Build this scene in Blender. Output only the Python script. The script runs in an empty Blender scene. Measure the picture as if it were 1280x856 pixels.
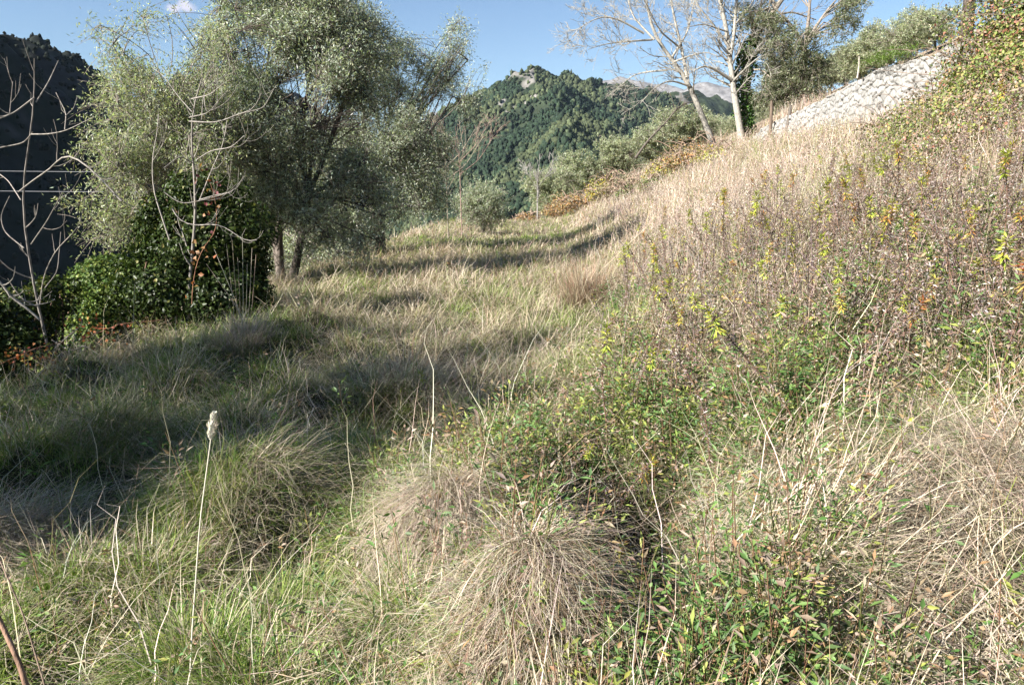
import bpy, math, time
import numpy as np
T0 = time.time()
SC = bpy.context.scene
COL = SC.collection
R = math.radians
# ------------------------------------------------------------------ camera
CAM_Z, PITCH, F = 1.65, R(12.25), 889.0
cam = bpy.data.cameras.new('camera'); cam.sensor_width = 36; cam.sensor_fit = 'HORIZONTAL'; cam.lens = 36 * F / 1280
cam.clip_start = 0.05; cam.clip_end = 20000
co = bpy.data.objects.new('camera', cam); COL.objects.link(co); co.location = (0, 0, CAM_Z)
co.rotation_euler = (R(90) - PITCH, 0, 0); SC.camera = co
# ------------------------------------------------------------------ world and sun
SUN_EL, SUN_AZ = R(31), R(-121)            # azimuth clockwise from +Y: the sun stands to the left
w = bpy.data.worlds.new('World'); SC.world = w; w.use_nodes = True
nt = w.node_tree; nt.nodes.clear()
N = nt.nodes.new; L = nt.links.new
wo = N('ShaderNodeOutputWorld'); bg = N('ShaderNodeBackground'); sky = N('ShaderNodeTexSky')
sky.sky_type = 'NISHITA'; sky.sun_disc = False; sky.sun_elevation = SUN_EL; sky.sun_rotation = SUN_AZ % (2 * math.pi)
sky.altitude = 300; sky.air_density = 1.0; sky.dust_density = 0.3; sky.ozone_density = 3.0
bg.inputs['Strength'].default_value = 0.052
# one small cloud, fixed in the sky by direction
tc = N('ShaderNodeTexCoord')
cdir = np.array([(226 - 640), 0, 0.0]); 
def raydir(px, py):
    r = np.array([px - 640.0, F * math.cos(PITCH) + (428 - py) * math.sin(PITCH), -F * math.sin(PITCH) + (428 - py) * math.cos(PITCH)])
    return r / np.linalg.norm(r)
def cloud_mask(px, py, sx, sy):
    c = raydir(px, py)
    sub = N('ShaderNodeVectorMath'); sub.operation = 'SUBTRACT'; sub.inputs[1].default_value = tuple(c)
    L(tc.outputs['Generated'], sub.inputs[0])
    nz = N('ShaderNodeTexNoise'); nz.inputs['Scale'].default_value = 60; nz.inputs['Detail'].default_value = 5
    L(tc.outputs['Generated'], nz.inputs['Vector'])
    ns = N('ShaderNodeVectorMath'); ns.operation = 'MULTIPLY_ADD'; ns.inputs[1].default_value = (0.016, 0.016, 0.016); ns.inputs[2].default_value = (-.008, -.008, -.008)
    L(nz.outputs['Color'], ns.inputs[0])
    ad = N('ShaderNodeVectorMath'); ad.operation = 'ADD'; L(sub.outputs[0], ad.inputs[0]); L(ns.outputs[0], ad.inputs[1])
    sc = N('ShaderNodeVectorMath'); sc.operation = 'MULTIPLY'; sc.inputs[1].default_value = (1 / sx, 1 / sx, 1 / sy)
    L(ad.outputs[0], sc.inputs[0])
    ln = N('ShaderNodeVectorMath'); ln.operation = 'LENGTH'; L(sc.outputs[0], ln.inputs[0])
    mr = N('ShaderNodeMapRange'); mr.interpolation_type = 'SMOOTHSTEP'
    mr.inputs['From Min'].default_value = 0.3; mr.inputs['From Max'].default_value = 1.5; mr.inputs['To Min'].default_value = 0.6; mr.inputs['To Max'].default_value = 0
    L(ln.outputs['Value'], mr.inputs['Value']); return mr.outputs['Result']
m1 = cloud_mask(231, 9, .010, .006); m2 = cloud_mask(217, 11, .009, .005)
mx = N('ShaderNodeMath'); mx.operation = 'MAXIMUM'; L(m1, mx.inputs[0]); L(m2, mx.inputs[1])
mc = N('ShaderNodeMix'); mc.data_type = 'RGBA'; mc.inputs[7].default_value = (7.6, 6.7, 7.2, 1)
L(mx.outputs[0], mc.inputs[0]); L(sky.outputs[0], mc.inputs[6]); L(mc.outputs[2], bg.inputs['Color']); L(bg.outputs[0], wo.inputs['Surface'])
sl = bpy.data.lights.new('sun', 'SUN'); sl.energy = 5.0; sl.angle = R(0.5); sl.color = (1.0, 0.95, 0.88)
so = bpy.data.objects.new('sun', sl); COL.objects.link(so)
so.rotation_euler = (R(90) - SUN_EL, 0, math.pi - SUN_AZ)
SC.view_settings.view_transform = 'Standard'; SC.view_settings.look = 'None'; SC.view_settings.gamma = 1
SC.view_settings.use_curve_mapping = False; SC.view_settings.exposure = 1.6
SC.cycles.max_bounces = 5; SC.cycles.diffuse_bounces = 1; SC.cycles.glossy_bounces = 2; SC.cycles.transmission_bounces = 4
SC.cycles.volume_bounces = 0; SC.cycles.caustics_reflective = False; SC.cycles.caustics_refractive = False
SC.cycles.use_denoising = True; SC.cycles.denoiser = 'OPENIMAGEDENOISE'; SC.cycles.denoising_input_passes = 'RGB_ALBEDO_NORMAL'; SC.cycles.denoising_prefilter = 'ACCURATE'
SC.cycles.use_adaptive_sampling = True; SC.cycles.adaptive_threshold = 0.02

# ------------------------------------------------------------------ maths helpers
rng = np.random.default_rng(11)
_T = rng.random((256, 256))
def vnoise(x, y, s=0):
    x = np.asarray(x, float) + s * 17.3; y = np.asarray(y, float) + s * 31.7
    xi = np.floor(x).astype(int); yi = np.floor(y).astype(int); fx = x - xi; fy = y - yi
    fx = fx * fx * (3 - 2 * fx); fy = fy * fy * (3 - 2 * fy)
    g = lambda a, b: _T[a & 255, b & 255]
    return (g(xi, yi) * (1 - fx) + g(xi + 1, yi) * fx) * (1 - fy) + (g(xi, yi + 1) * (1 - fx) + g(xi + 1, yi + 1) * fx) * fy
def fbm(x, y, s=0, o=4, gain=0.5):
    a, t, n = 1.0, 0.0, 0.0
    for k in range(o):
        t = t + a * vnoise(x * 2 ** k, y * 2 ** k, s + k); n += a; a *= gain
    return t / n
_K = rng.normal(size=(10, 3)); _PH = rng.random(10) * 6.28
def wave3(p, f): return np.sin(p @ (_K.T * f) + _PH).sum(-1) / 3.2
def ss(a, b, x): t = np.clip((x - a) / (b - a), 0, 1); return t * t * (3 - 2 * t)
def sp(x, k): return k * np.logaddexp(0, x / k)
def nrm(v): return v / (np.linalg.norm(v, axis=-1, keepdims=True) + 1e-9)
def A(*v): return np.array(v, float)
def P(px, py, d):
    r = raydir(px, py); return A(0, 0, CAM_Z) + r * (d / r[1])
def smin(a, b, k): return -k * np.logaddexp(-a / k, -b / k)

def foot(y): return -0.9 + 0.17 * smin(np.asarray(y, float), 14.0, 1.5) + 0.04 * sp(y - 16, 2)
def wallx(y): return 8.9 + 0.10 * (y - 15)
BUMPS = []
def H0(x, y):
    x = np.asarray(x, float); y = np.asarray(y, float)
    u = x - foot(y)
    slope = 0.43 * sp(u, 0.35)
    xw = wallx(y)
    near = 1 - ss(31, 35, y)
    step = 0.85 * ss(0.05, 0.45, x - xw) * near * ss(-6, 2, y)
    over = sp(x - xw, 0.8)
    slope = slope - over * 0.43 * near + 0.30 * sp(x - xw - 1.5, 1.0) * near + step
    slope = smin(slope, 60.0, 12.0)
    edge = -3.9 + 0.5 * (fbm(y * 0.25, y * 0 + 3, 5) - .5) + 0.03 * sp(y - 25, 3)
    left = -1.3 * ss(0, 1.5, edge - x) - 0.28 * sp(edge - 2.5 - x, 1.5)
    left = -smin(-left, 55.0, 10.0)
    ydrop = 46 + 14 * ss(1, 6, x)
    far = -smin(0.22 * sp(y - ydrop, 4), 75.0, 15.0)
    z = slope + left + far
    z = z - 0.35 * ss(0.0, 1.2, y - (23 + 0.45 * x)) * ss(-3, 0, x) * (1 - ss(7, 9, x)) * (1 - ss(34, 44, y))
    return z
def TF(x, y, s=.46, seed=0):
    """distance to, offset from and hash of the nearest grass tussock"""
    x = np.asarray(x, float); y = np.asarray(y, float); ix = np.floor(x / s).astype(int); iy = np.floor(y / s).astype(int)
    best = np.full(x.shape, 9.0); bx = np.zeros(x.shape); by = np.zeros(x.shape); bh = np.zeros(x.shape)
    for a in (-1, 0, 1):
        for b in (-1, 0, 1):
            cx, cy = ix + a, iy + b; j1 = _T[(cx * 7 + seed) & 255, (cy * 13) & 255]; j2 = _T[(cx * 5 + 91) & 255, (cy * 11 + seed) & 255]; j3 = _T[(cx * 3 + 40) & 255, (cy * 17 + 9) & 255]
            dx = x - (cx + j1) * s; dy = y - (cy + j2) * s; d = np.hypot(dx, dy) * (1.25 - .5 * j3); m = d < best
            best = np.where(m, d, best); bx = np.where(m, dx, bx); by = np.where(m, dy, by); bh = np.where(m, j3, bh)
    return best, bx, by, bh
def H(x, y):
    x = np.asarray(x, float); y = np.asarray(y, float)
    z = H0(x, y)
    r = np.hypot(x, y)
    z = z + 0.20 * (fbm(x * .9, y * .9, 1) - .5) * (1 - ss(60, 200, r)) + 0.10 * (fbm(x * 3, y * 3, 2) - .5) * (1 - ss(20, 60, r))
    z = z + 14 * (fbm(x * .012, y * .012, 9) - .5) * ss(90, 300, r)
    td, _, _, th = TF(x, y)
    z = z + (.05 + .18 * th) * (np.clip(1 - (td / .30) ** 2, 0, 1) - .3) * (1 - ss(8, 26, r))
    for bx, by, br, ba in BUMPS:
        z = z + ba * np.exp(-((x - bx) ** 2 + (y - by) ** 2) / (2 * br * br))
    return z
def ground(px, py, h=None, off=0.0):
    h = h or H0; r = raydir(px, py); t = np.exp(np.linspace(math.log(0.6), math.log(600), 3000))
    p = A(0, 0, CAM_Z) + r[None] * t[:, None]
    below = p[:, 2] < h(p[:, 0], p[:, 1]) + off
    i = int(np.argmax(below)) if below.any() else len(t) - 1
    return p[i]
for px, py, br, ba in [(545, 690, .18, .30), (655, 825, .14, .32), (320, 640, .26, .24), (420, 520, .5, .16), (60, 640, .4, .18), (120, 560, .4, .14),
                       (285, 670, .20, -.45), (450, 585, .26, -.42), (560, 510, .35, -.16), (785, 705, .20, -.55), (845, 755, .20, -.50), (1190, 700, .2, -.15), (350, 780, .13, -.30), (20, 740, .16, -.3),
                       (1230, 590, .25, .16), (200, 515, .35, -.16), (900, 640, .25, .1), (1000, 760, .2, .1), (360, 420, .5, .2)]:
    g = ground(px, py, None, -.22 if ba < -.2 else .12); BUMPS.append((g[0], g[1], br, ba))
def hollow(x, y):
    """0..1, how deep a point lies in one of the hollows, where little grows"""
    z = np.zeros(np.shape(x))
    for bx, by, br, ba in BUMPS:
        if ba < -.2: z = z + (-ba / .4) * np.exp(-((x - bx) ** 2 + (y - by) ** 2) / (2 * br * br))
    return np.clip(z, 0, 1)
_C = [ground(*q, None, .2)[:2] for q in ((540, 680), (690, 790), (1240, 600))]
def clearing(x, y):
    """1 under the straw mounds, which smother other growth"""
    z = np.zeros(np.shape(x))
    for c, r in zip(_C, (.24, .22, .30)): z = np.maximum(z, 1 - ss(r * .6, r * 1.15, np.hypot(x - c[0], y - c[1])))
    return z
_HC = [ground(*q, None, .02)[:2] for q in ((785, 690), (835, 760), (860, 700), (800, 830))]
def pit(x, y):
    """the dark hollow beside the brown straw mound: only low growth"""
    z = np.zeros(np.shape(x))
    for c, r in zip(_HC, (.32, .30, .28, .20)): z = np.maximum(z, 1 - ss(r * .65, r * 1.2, np.hypot(x - c[0], y - c[1])))
    return z
def G(px, py): return ground(px, py, H)
def on(x, y, dz=0.0): return A(x, y, float(H(x, y)) + dz)

# ------------------------------------------------------------------ mesh helpers
class Geo:
    def __init__(s): s.v = []; s.c = []; s.f = []; s.n = 0
    def add(s, v, c, faces):      # v (M,3), c (M,3) or (3,), faces: list of (K,m) int arrays
        v = np.asarray(v, np.float32).reshape(-1, 3)
        c = np.broadcast_to(np.asarray(c, np.float32), v.shape)
        s.v.append(v); s.c.append(c)
        for f in faces: s.f.append(np.asarray(f, np.int64) + s.n)
        s.n += len(v); return s
    def build(s, name, m, parent=None, smooth=False, loc=None):
        v = np.concatenate(s.v); c = np.concatenate(s.c)
        if loc is not None: v = v - np.asarray(loc, np.float32)
        me = bpy.data.meshes.new(name)
        nl = sum(f.size for f in s.f); nf = sum(len(f) for f in s.f)
        me.vertices.add(len(v)); me.vertices.foreach_set('co', v.ravel())
        me.loops.add(nl); me.loops.foreach_set('vertex_index', np.concatenate([f.ravel() for f in s.f]).astype(np.int32))
        cnt = np.concatenate([np.full(len(f), f.shape[1]) for f in s.f])
        me.polygons.add(nf); me.polygons.foreach_set('loop_start', (np.cumsum(cnt) - cnt).astype(np.int32))
        if smooth: me.polygons.foreach_set('use_smooth', np.ones(nf, bool))
        me.update(calc_edges=True)
        a = me.color_attributes.new('Col', 'FLOAT_COLOR', 'POINT')
        a.data.foreach_set('color', np.hstack([c, np.ones((len(c), 1), np.float32)]).ravel())
        me.materials.append(m)
        o = bpy.data.objects.new(name, me); COL.objects.link(o)
        if parent is not None: o.parent = parent
        elif loc is not None: o.location = tuple(map(float, loc))
        return o
def tubes(g, Pt, Rd, col, k=5, c2=None):
    Pt = np.asarray(Pt, float); Rd = np.asarray(Rd, float)
    if Pt.ndim == 2: Pt = Pt[None]; Rd = Rd[None]
    B, n, _ = Pt.shape
    t = nrm(np.gradient(Pt, axis=1)); tm = nrm(t.mean(1))
    ref = np.where(np.abs(tm[:, 2:3]) < .8, A(0, 0, 1), A(1, 0, 0)); ref = nrm(np.cross(tm, ref))[:, None]
    a = nrm(ref - (ref * t).sum(-1, keepdims=True) * t); b = np.cross(t, a)
    th = np.arange(k) / k * 2 * np.pi
    v = Pt[:, :, None] + Rd[:, :, None, None] * (a[:, :, None] * np.cos(th)[:, None] + b[:, :, None] * np.sin(th)[:, None])
    i = np.arange(B)[:, None, None] * n * k + np.arange(n - 1)[None, :, None] * k
    j = np.arange(k)[None, None]; j2 = (j + 1) % k
    f = np.stack([i + j, i + j2, i + k + j2, i + k + j], -1).reshape(-1, 4)
    col = np.asarray(col, float)
    if col.ndim == 2: col = np.repeat(col, n * k, 0)
    g.add(v.reshape(-1, 3), col, [f])
def leaves(g, pos, dr, nr, ln, wd, col, fold=0.25, tri=True):
    n = len(pos); dr = nrm(dr); s = nrm(np.cross(dr, nr)); nn = np.cross(s, dr)
    ln = np.broadcast_to(ln, n)[:, None]; wd = np.broadcast_to(wd, n)[:, None]
    base = pos; tip = pos + dr * ln; mid = pos + dr * ln * 0.42
    l = mid + s * wd * .5 + nn * wd * fold; r = mid - s * wd * .5 + nn * wd * fold
    v = np.stack([base, r, tip, l], 1).reshape(-1, 3); i = np.arange(n)[:, None] * 4
    c = np.repeat(np.broadcast_to(col, (n, 3)), 4, 0)
    if tri: g.add(v, c, [np.vstack([i + [0, 1, 2], i + [0, 2, 3]])])
    else: g.add(v, c, [i + [0, 1, 2, 3]])
def blades(g, base, head, ln, wd, a0, a1, c0, c1, segs=3, twist=None):
    """curved tapering grass blades; a0/a1 = angle from vertical at root/tip"""
    n = len(base); ln = np.broadcast_to(ln, n); wd = np.broadcast_to(wd, n)
    hd = np.stack([np.cos(head), np.sin(head), np.zeros(n)], 1)
    tw = head + np.pi / 2 + (rng.normal(0, .5, n) if twist is None else twist)
    sd = np.stack([np.cos(tw), np.sin(tw), np.zeros(n)], 1)
    p = base.copy(); V = []; C = []
    for k in range(segs + 1):
        t = k / segs
        wk = wd * (1 - t ** 1.6) if k < segs else None
        ck = c0 * (1 - t) + c1 * t
        if k < segs: V += [p - sd * wk[:, None] * .5, p + sd * wk[:, None] * .5]; C += [ck, ck]
        else: V.append(p); C.append(ck)
        th = a0 + (a1 - a0) * (t + .5 / segs) + rng.normal(0, .20, n) * (k > 0)
        if k: hj = head + rng.normal(0, .28, n); hd = np.stack([np.cos(hj), np.sin(hj), np.zeros(n)], 1)
        p = p + (hd * np.sin(th)[:, None] + A(0, 0, 1) * np.cos(th)[:, None]) * (ln / segs)[:, None]
    m = 2 * segs + 1
    v = np.stack(V, 1).reshape(-1, 3); c = np.stack([np.broadcast_to(x, (n, 3)) for x in C], 1).reshape(-1, 3)
    i = np.arange(n)[:, None] * m
    q = [i + [2 * k, 2 * k + 1, 2 * k + 3, 2 * k + 2] for k in range(segs - 1)]
    g.add(v, c, ([np.vstack(q)] if q else []) + [i + [2 * segs - 2, 2 * segs - 1, 2 * segs]])
def pal(cols, n, jit=.12, wts=None):
    cols = np.asarray(cols, float); i = rng.choice(len(cols), n, p=None if wts is None else np.asarray(wts) / np.sum(wts))
    return cols[i] * (1 + rng.normal(0, jit, (n, 1))).clip(.4, 1.8) * (1 + rng.normal(0, .05, (n, 3)))
def bez(a, b, n=8, sag=0.0, side=None, bend=0.15):
    a = np.asarray(a, float); b = np.asarray(b, float); t = np.linspace(0, 1, n)[:, None]
    d = np.linalg.norm(b - a); off = rng.normal(0, bend, 3) * d if side is None else np.asarray(side)
    c = (a + b) / 2 + off + A(0, 0, sag * d)
    return (1 - t) ** 2 * a + 2 * t * (1 - t) * c + t * t * b
def resamp(pts, n):
    pts = np.asarray(pts, float); s = np.r_[0, np.cumsum(np.linalg.norm(np.diff(pts, axis=0), axis=1))]
    # Catmull-like smoothing by linear resample + averaging
    u = np.linspace(0, s[-1], n); q = np.stack([np.interp(u, s, pts[:, k]) for k in range(3)], 1)
    for _ in range(2): q[1:-1] = (q[:-2] + 2 * q[1:-1] + q[2:]) / 4
    return q
def sprout(Pt, Rd, M, lf, ang, up, wander, n=6, rmul=.55, t0=.25, bias=None):
    """M child shoots from the polylines Pt (B,n,3)"""
    B, m, _ = Pt.shape
    L_ = np.linalg.norm(np.diff(Pt, axis=1), axis=-1).sum(1)
    i = rng.choice(B, M, p=L_ / L_.sum()); t = (t0 + (1 - t0) * rng.random(M)) * (m - 1.001)
    k = t.astype(int); f = (t - k)[:, None]
    p = Pt[i, k] * (1 - f) + Pt[i, k + 1] * f; tg = nrm(Pt[i, k + 1] - Pt[i, k])
    r = (Rd[i, k] * (1 - f[:, 0]) + Rd[i, k + 1] * f[:, 0]) * rmul
    pr = nrm(np.cross(tg, rng.normal(size=(M, 3)))); a = rng.normal(ang, .2, M)[:, None]
    d = nrm(tg * np.cos(a) + pr * np.sin(a)); ln = lf * rng.uniform(.4, 1.2, M) * (1 - .4 * t / m)
    out = [p]
    for s in range(n - 1):
        p = p + d * (ln / (n - 1))[:, None]; out.append(p)
        d = nrm(d + A(0, 0, up / n) + rng.normal(0, wander, (M, 3)))
    q = np.stack(out, 1); rr = r[:, None] * np.linspace(1, .35, n)
    return q, rr

# ------------------------------------------------------------------ materials
def mat(name):
    m = bpy.data.materials.new(name); m.use_nodes = True; m.node_tree.nodes.clear(); return m, m.node_tree.nodes.new, m.node_tree.links.new
def leafmat(name, trans=.35, gloss=.05, rough=.45, tcol=(1.0, 1.1, .6)):
    m, N, L = mat(name); o = N('ShaderNodeOutputMaterial'); at = N('ShaderNodeAttribute'); at.attribute_name = 'Col'
    d = N('ShaderNodeBsdfDiffuse'); t = N('ShaderNodeBsdfTranslucent'); mx = N('ShaderNodeMixShader'); mx.inputs[0].default_value = trans
    tm = N('ShaderNodeMix'); tm.data_type = 'RGBA'; tm.blend_type = 'MULTIPLY'; tm.inputs[0].default_value = 1; tm.inputs[7].default_value = (*tcol, 1)
    L(at.outputs['Color'], d.inputs[0]); L(at.outputs['Color'], tm.inputs[6]); L(tm.outputs[2], t.inputs[0])
    L(d.outputs[0], mx.inputs[1]); L(t.outputs[0], mx.inputs[2])
    if gloss > 0:
        gl = N('ShaderNodeBsdfGlossy'); gl.inputs['Roughness'].default_value = rough; gl.inputs[0].default_value = (1, 1, 1, 1)
        m2 = N('ShaderNodeMixShader'); m2.inputs[0].default_value = gloss; L(mx.outputs[0], m2.inputs[1]); L(gl.outputs[0], m2.inputs[2]); L(m2.outputs[0], o.inputs[0])
    else: L(mx.outputs[0], o.inputs[0])
    return m
def noisy(name, scale=20, lo=.6, hi=1.25, bump=.3, rough=.9, detail=6, stretch=(1, 1, 1), bdist=.02):
    """attribute colour broken up by noise, with bump"""
    m, N, L = mat(name); o = N('ShaderNodeOutputMaterial'); at = N('ShaderNodeAttribute'); at.attribute_name = 'Col'
    g = N('ShaderNodeNewGeometry'); mp = N('ShaderNodeMapping'); mp.inputs['Scale'].default_value = stretch; L(g.outputs['Position'], mp.inputs[0])
    n = N('ShaderNodeTexNoise'); n.inputs['Scale'].default_value = scale; n.inputs['Detail'].default_value = detail; L(mp.outputs[0], n.inputs['Vector'])
    mr = N('ShaderNodeMapRange'); mr.inputs['From Min'].default_value = .3; mr.inputs['From Max'].default_value = .7; mr.inputs['To Min'].default_value = lo; mr.inputs['To Max'].default_value = hi
    L(n.outputs['Fac'], mr.inputs['Value'])
    v = N('ShaderNodeVectorMath'); v.operation = 'SCALE'; L(at.outputs['Color'], v.inputs[0]); L(mr.outputs[0], v.inputs['Scale'])
    b = N('ShaderNodeBump'); b.inputs['Strength'].default_value = bump; b.inputs['Distance'].default_value = bdist; L(n.outputs['Fac'], b.inputs['Height'])
    p = N('ShaderNodeBsdfPrincipled'); p.inputs['Roughness'].default_value = rough; p.inputs['Specular IOR Level'].default_value = .2
    L(v.outputs[0], p.inputs['Base Color']); L(b.outputs[0], p.inputs['Normal']); L(p.outputs[0], o.inputs[0]); return m
M_GRASS = leafmat('grass_blades', .20, .02, .55)
M_STRAW = leafmat('dry_straw', .20, .015, .6, (1, .95, .8))
M_OLIVE = leafmat('olive_leaves', .42, .02, .45)
M_IVY = leafmat('ivy_leaves', .22, .012, .4)
M_LEAF = leafmat('bramble_leaves', .30, .02, .55)
M_BARK = noisy('bark', 30, .55, 1.3, .6, stretch=(1, 1, .35))
M_SOIL = noisy('soil_and_thatch', 9, .5, 1.35, .9, bdist=.05)
M_HILL = noisy('hillside', .06, .6, 1.3, .5, bdist=3)
M_STONE = noisy('pale_stone', 14, .82, 1.12, .5, bdist=.02)
M_FOREST = noisy('tree_canopy', .5, .6, 1.3, .4, bdist=1)
M_WOOD = noisy('weathered_wood', 40, .6, 1.2, .5, stretch=(1, 1, .1))
M_PLAIN = noisy('plain_surface', 5, .92, 1.06, .05)

def tag(o, label, cat, group=None):
    o['label'] = label; o['category'] = cat
    if group: o['group'] = group
    return o
def struct(o, kind='structure'): o['kind'] = kind; return o
def empty(name, loc, label, cat, group=None):
    o = bpy.data.objects.new(name, None); COL.objects.link(o); o.location = tuple(map(float, loc)); o.empty_display_size = .2
    return tag(o, label, cat, group)
def dup(root, loc, rz, s=1.0, label=None, group=None, tilt=(0, 0)):
    r = root.copy(); COL.objects.link(r); r.location = tuple(map(float, loc)); r.rotation_euler = (tilt[0], tilt[1], rz); r.scale = (s, s, s)
    if label: r['label'] = label
    if group: r['group'] = group
    for ch in list(root.children):
        c = ch.copy(); COL.objects.link(c); c.parent = r
        for g in ch.children:
            d = g.copy(); COL.objects.link(d); d.parent = c
    return r

# ------------------------------------------------------------------ cover fields (what grows where)
GREEN = A(.12, .225, .034); YGREEN = A(.27, .32, .065); STRAW = A(.53, .455, .33); PINK = A(.50, .40, .32); BROWN = A(.20, .14, .09)
def dryness(x, y):
    u = x - foot(y)
    d = .30 + .25 * ss(4, 10, y) + .38 * ss(.8, 3.0, u) * ss(5.5, 9, np.hypot(x, y)) + .12 * ss(0, 1.5, u)
    d = d - .28 * (1 - ss(3.5, 6, y)) * (1 - ss(-.2, 1.0, x)) - .08 * (1 - ss(4, 6.5, y))
    d = d - .75 * np.exp(-((x + .6) ** 2 / 7 + (y - 23 - .5 * x) ** 2 / 7)) - .55 * np.exp(-((x + 2.9) ** 2 / .9 + (y - 8.2) ** 2 / 7)) - .25 * np.exp(-((x - .2) ** 2 / .5 + (y - 9) ** 2 / 5))
    d = d + 1.0 * (fbm(x * .8, y * .8, 21, 3) - .5) + .5 * (fbm(x * 3.1, y * 3.1, 25, 2) - .5)
    return np.clip(d, 0, 1)
def scatter(n, r0, r1, p, az0=-44, az1=44):
    e = 2 - p; u = rng.random(n); r = (r0 ** e + u * (r1 ** e - r0 ** e)) ** (1 / e); a = np.radians(rng.uniform(az0, az1, n))
    return r * np.sin(a), r * np.cos(a)

# ================================================================== SETTING: ground
def build_ground():
    rr = [0.0] + list(np.exp(np.linspace(math.log(.5), math.log(90), 430))) + list(np.exp(np.linspace(math.log(92), math.log(9000), 90)))
    az = np.radians(np.r_[np.linspace(-180, -52, 50)[:-1], np.linspace(-52, 52, 520), np.linspace(52, 180, 50)[1:]])
    rr = np.array(rr); a, r = np.meshgrid(az, rr); x = r * np.sin(a); y = r * np.cos(a)
    z = H(x, y); nr, na = x.shape
    d = dryness(x, y)[..., None]
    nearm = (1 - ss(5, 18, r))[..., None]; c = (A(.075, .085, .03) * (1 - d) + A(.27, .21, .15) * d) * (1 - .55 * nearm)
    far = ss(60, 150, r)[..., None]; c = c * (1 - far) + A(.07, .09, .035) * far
    i = np.arange(nr - 1)[:, None] * na + np.arange(na - 1)[None]
    f = np.stack([i, i + 1, i + na + 1, i + na], -1).reshape(-1, 4)[:, ::-1]
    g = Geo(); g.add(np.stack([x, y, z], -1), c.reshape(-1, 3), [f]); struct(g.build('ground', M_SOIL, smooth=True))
build_ground()

# ================================================================== SETTING: hills
def ridge_field(x, y, ridge, slope):
    z = np.full(x.shape, -1e9)
    for a, b in zip(ridge[:-1], ridge[1:]):
        ab = b[:2] - a[:2]; t = np.clip(((x - a[0]) * ab[0] + (y - a[1]) * ab[1]) / (ab @ ab), 0, 1)
        d = np.hypot(x - (a[0] + t * ab[0]), y - (a[1] + t * ab[1])); z = np.maximum(z, a[2] + t * (b[2] - a[2]) - slope * d)
    return z
def hill(name, ridges, x0, x1, y0, y1, nx, ny, nsc, namp, col, seed, mm=M_HILL):
    x, y = np.meshgrid(np.linspace(x0, x1, nx), np.linspace(y0, y1, ny))
    def hf(x, y):
        z = None
        for rd, s in ridges:
            q = ridge_field(x, y, rd, s); z = q if z is None else np.maximum(z, q)
        n = 1 - np.abs(2 * fbm(x * nsc, y * nsc, seed, 5) - 1) * 2
        return z + namp * (n - .75) + namp * .5 * (fbm(x * nsc * 3, y * nsc * 3, seed + 7, 4) - .5)
    z = hf(x, y); n_ = x.shape
    c = col(x, y, z)
    i = np.arange(ny - 1)[:, None] * nx + np.arange(nx - 1)[None]
    f = np.stack([i, i + 1, i + nx + 1, i + nx], -1).reshape(-1, 4)
    zz = z[:-1, :-1].ravel(); f = f[zz > -140]
    g = Geo(); g.add(np.stack([x, y, z], -1), c.reshape(-1, 3), [f]); o = struct(g.build(name, mm, smooth=True)); return o, hf
rp = lambda *l: [P(*q) for q in l]
def dome(k, sub):
    import bmesh
    bm = bmesh.new(); bmesh.ops.create_icosphere(bm, subdivisions=sub, radius=1); v = np.array([q.co[:] for q in bm.verts]); f = np.array([[q.index for q in w.verts] for w in bm.faces]); bm.free(); return v, f
ICO, ICOF = dome(0, 2)
ICO1, ICO1F = dome(0, 1)
def canopy(name, hf, pts, rad, cols, ICO=ICO1, ICOF=ICO1F):
    n = len(pts); v = np.broadcast_to(ICO, (n,) + ICO.shape) * (1 + rng.normal(0, .30, (n, len(ICO), 1)))
    s = rad[:, None, None] * np.stack([rng.uniform(.7, 1.3, n), rng.uniform(.7, 1.3, n), rng.uniform(.9, 1.8, n)], 1)[:, None]
    v = v * s + pts[:, None]
    f = (ICOF[None] + (np.arange(n) * len(ICO))[:, None, None]).reshape(-1, 3)
    c = np.repeat(cols, len(ICO), 0) * (1 + rng.normal(0, .15, (n * len(ICO), 1))).clip(.4, 1.6)
    g = Geo(); g.add(v, c, [f]); return struct(g.build(name, M_FOREST), 'stuff')

# dark mountain on the left, its near flank turned away from the sun
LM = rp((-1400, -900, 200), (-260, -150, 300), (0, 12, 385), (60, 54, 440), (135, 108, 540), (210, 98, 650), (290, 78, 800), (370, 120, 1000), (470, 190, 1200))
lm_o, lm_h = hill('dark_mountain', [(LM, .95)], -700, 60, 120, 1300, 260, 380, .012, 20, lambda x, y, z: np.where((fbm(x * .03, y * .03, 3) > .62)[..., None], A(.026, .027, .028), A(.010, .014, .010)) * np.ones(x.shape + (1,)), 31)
# the forested mountain in the middle
CM = rp((380, 260, 1150), (480, 215, 1120), (545, 180, 1080), (590, 146, 1040), (622, 112, 1010), (645, 88, 1000), (662, 88, 1020), (690, 98, 1080), (725, 90, 1150), (760, 100, 1200), (800, 112, 1300), (880, 118, 1450), (1000, 150, 1600))
SP = rp((668, 108, 940), (684, 114, 880), (700, 130, 800), (715, 150, 700), (700, 190, 600))
SP2 = rp((640, 104, 990), (618, 145, 900), (600, 190, 800))
def ccol(x, y, z):
    n = fbm(x * .02, y * .02, 41, 4)
    rock = ((n > .54) & (z > 85) & (x < 30) | (n > .72))[..., None]
    return np.where(rock, A(.17, .16, .145), A(.028, .040, .022)) * np.ones(x.shape + (1,))
cm_o, cm_h = hill('forested_mountain', [(CM, .62), (SP, .60), (SP2, .60)], -420, 640, 480, 1500, 360, 300, .010, 26, ccol, 53)
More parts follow.
